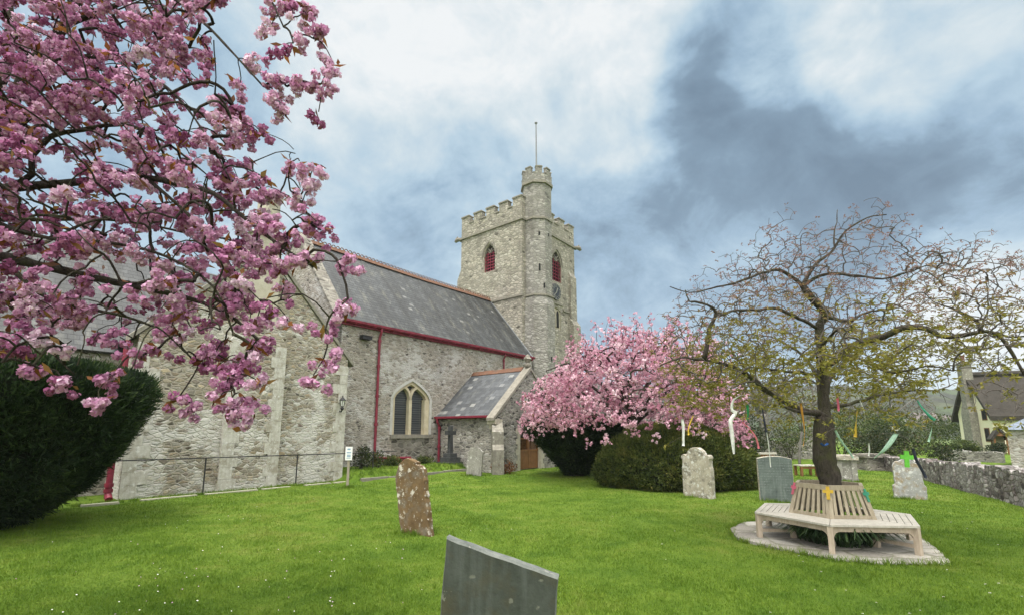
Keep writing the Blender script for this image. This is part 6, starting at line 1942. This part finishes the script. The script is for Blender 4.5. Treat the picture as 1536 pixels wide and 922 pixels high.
# ------------------------------------------------------------------ grass blades and daisies
g = np.random.default_rng(61)
n = 640000
yy = 2.6 * (24 / 2.6) ** g.uniform(0, 1, n) ** 1.0
xx = yy * g.uniform(-1.25, 1.3, n) + g.normal(0, .9, n)
uu, vv = AX[0] * xx + AX[1] * yy, -AX[1] * xx + AX[0] * yy
pvp = np.array(pv)
ok = ~inpoly(np.stack([xx, yy], 1), pv)
ok &= ~((vv > 15.1) & (uu < 10)) & ~((vv > 13.4) & (uu > 15.6) & (uu < 21)) & ~(vv > 16.9)
xx, yy = xx[ok], yy[ok]; n = len(xx)
zz = ground_z(xx, yy)
pat = np.sin(xx * 2.1 + np.sin(yy * 1.7)) * np.sin(yy * 2.6 + xx) * .5 + .5
hgt = g.uniform(.015, .036, n) * (.75 + .5 * pat) * (1 + .02 * yy)
wdt = g.uniform(.0035, .006, n) * (1 + yy / 5.5)
az = g.uniform(0, 2 * np.pi, n); lean = g.uniform(.1, .9, n) * hgt
la = g.uniform(0, 2 * np.pi, n)
base = np.stack([xx, yy, zz - .004], 1)
sd = np.stack([np.cos(az), np.sin(az), np.zeros(n)], 1) * (wdt / 2)[:, None]
tipp = base + np.stack([np.cos(la) * lean, np.sin(la) * lean, hgt], 1)
V = np.stack([base - sd, base + sd, tipp], 1).reshape(-1, 3)
o = np_mesh('grass', V, np.arange(3 * n).reshape(n, 3), M['blade'], np.repeat(g.beta(2.2, 2.4, n), 3))
tag(o, 'short green grass blades of the lawn', 'grass', kind='stuff')
# longer, untrimmed tufts round the feet of stones, trees and walls
spots = []
for q, r in ((G(625, 801), .40), (mid_, .42), (G(711, 713), .4), (G(1049, 745), .5), (G(1166, 752), .45), (G(1366, 748), .42), (G(521, 731), .1), (cpn, .6)):
    for _ in range(60):
        spots.append((q[0] + r * g.normal() * .55, q[1] + g.normal() * .10))
for (a, b), (c, d) in zip(pv, pv[1:] + pv[:1]):
    for _ in range(40):
        f = g.uniform(); spots.append((a + (c - a) * f + g.normal() * .03, b + (d - b) * f + g.normal() * .03))
for _ in range(420):
    q = W(g.uniform(2.4, 9.9), 15.30 + abs(g.normal()) * .18); spots.append((q[0], q[1]))
for _ in range(300):
    q = W(g.uniform(9.9, 15.5), 14.9 + abs(g.normal()) * .4); spots.append((q[0], q[1]))
for _ in range(260):
    f = g.uniform(); spots.append((12.96 + (15.9 - 12.96) * f - .05 + g.normal() * .05, 12.3 + 6.05 * f + g.normal() * .05))
for _ in range(420):      # weeds and coarse clumps out on the lawn
    yq = 4.2 * (16 / 4.2) ** g.uniform(); spots.append((yq * g.uniform(-1.1, 1.1), yq))
sp2 = np.array(spots); sp2 = sp2[~inpoly(sp2, pv)]
kk = 9; nn_ = len(sp2) * kk
bx = np.repeat(sp2, kk, axis=0) + g.normal(size=(nn_, 2)) * .022
zb = ground_z(bx[:, 0], bx[:, 1])
hh_ = g.uniform(.05, .13, nn_); la = g.uniform(0, 2 * np.pi, nn_); ln_ = hh_ * g.uniform(.2, .9, nn_)
az = g.uniform(0, 2 * np.pi, nn_); wd2 = (.007 * (1 + bx[:, 1] / 14))
b3 = np.stack([bx[:, 0], bx[:, 1], zb - .01], 1); sd = np.stack([np.cos(az), np.sin(az), np.zeros(nn_)], 1) * (wd2 / 2)[:, None]
tp3 = b3 + np.stack([np.cos(la) * ln_, np.sin(la) * ln_, hh_], 1)
V = np.stack([b3 - sd, b3 + sd, tp3], 1).reshape(-1, 3)
tag(np_mesh('grass_tufts', V, np.arange(3 * nn_).reshape(nn_, 3), M['blade'], np.repeat(g.uniform(0, .8, nn_), 3)), 'longer grass tufts round stones, kerbs and paving', 'grass', kind='stuff')
# pink petals dropped by the near cherry
n = 110
pxy = np.stack([g.normal(-3.6, 1.5, n), g.normal(5.2, 1.5, n)], 1)
pz = ground_z(pxy[:, 0], pxy[:, 1]) + g.uniform(.015, .04, n)
V, Fc = leaves_np(np.stack([pxy[:, 0], pxy[:, 1], pz], 1), g.normal(size=(n, 3)) * np.array([1, 1, .2]), .018, .013, g)
tag(np_mesh('fallen_petals', V, Fc, M['blossom'], np.repeat(g.uniform(.5, 1, n), 4)), 'fallen pink petals on the grass near the left', 'petals', kind='stuff')
# daisies scattered over the lawn
n = 190
yy = 4.2 * (17 / 4.2) ** g.uniform(0, 1, n); xx = yy * g.uniform(-1.05, 1.05, n)
cl_ = np.sin(xx * .9 + 1) * np.sin(yy * .8) + g.normal(0, .4, n)
uu, vv = AX[0] * xx + AX[1] * yy, -AX[1] * xx + AX[0] * yy
ok = (cl_ > -.1) & ~inpoly(np.stack([xx, yy], 1), pv) & (vv < 14.6)
xx, yy = xx[ok], yy[ok]
mb = MB()
for x, y in zip(xx, yy):
    r = .009 * g.uniform(.7, 1.2); z = float(ground_z(x, y)) + .04
    mb.mat(0).add([(x + r * math.cos(a), y + r * math.sin(a), z + .004 * math.cos(3 * a)) for a in np.linspace(0, 2 * math.pi, 8, endpoint=False)], [tuple(range(8))])
    mb.mat(1).add([(x + r * .4 * math.cos(a), y + r * .4 * math.sin(a), z + .006) for a in np.linspace(0, 2 * math.pi, 6, endpoint=False)], [tuple(range(6))])
    mb.mat(2).bar((x, y, z - .045), (x, y, z), .002)
tag(mb.build('daisies', [M['white'], CL['yellow'], M['blade']]), 'white daisies scattered in the lawn', 'daisies', kind='stuff')

# ------------------------------------------------------------------ air
mb = MB(); mb.box((-1750, -1750, -2.5), (1750, 1760, 110))
hm_ = bpy.data.materials.new('haze_air'); hm_.use_nodes = True
t = NT(hm_.node_tree)
pvn = t.add('ShaderNodeVolumePrincipled', {'Color': (.80, .87, .95, 1), 'Density': .00032, 'Anisotropy': 0.0})
t.add('ShaderNodeOutputMaterial', {'Volume': pvn.outputs[0]})
tag(mb.build('haze', hm_), 'thin pale air haze over the far hillside', 'haze', kind='stuff')
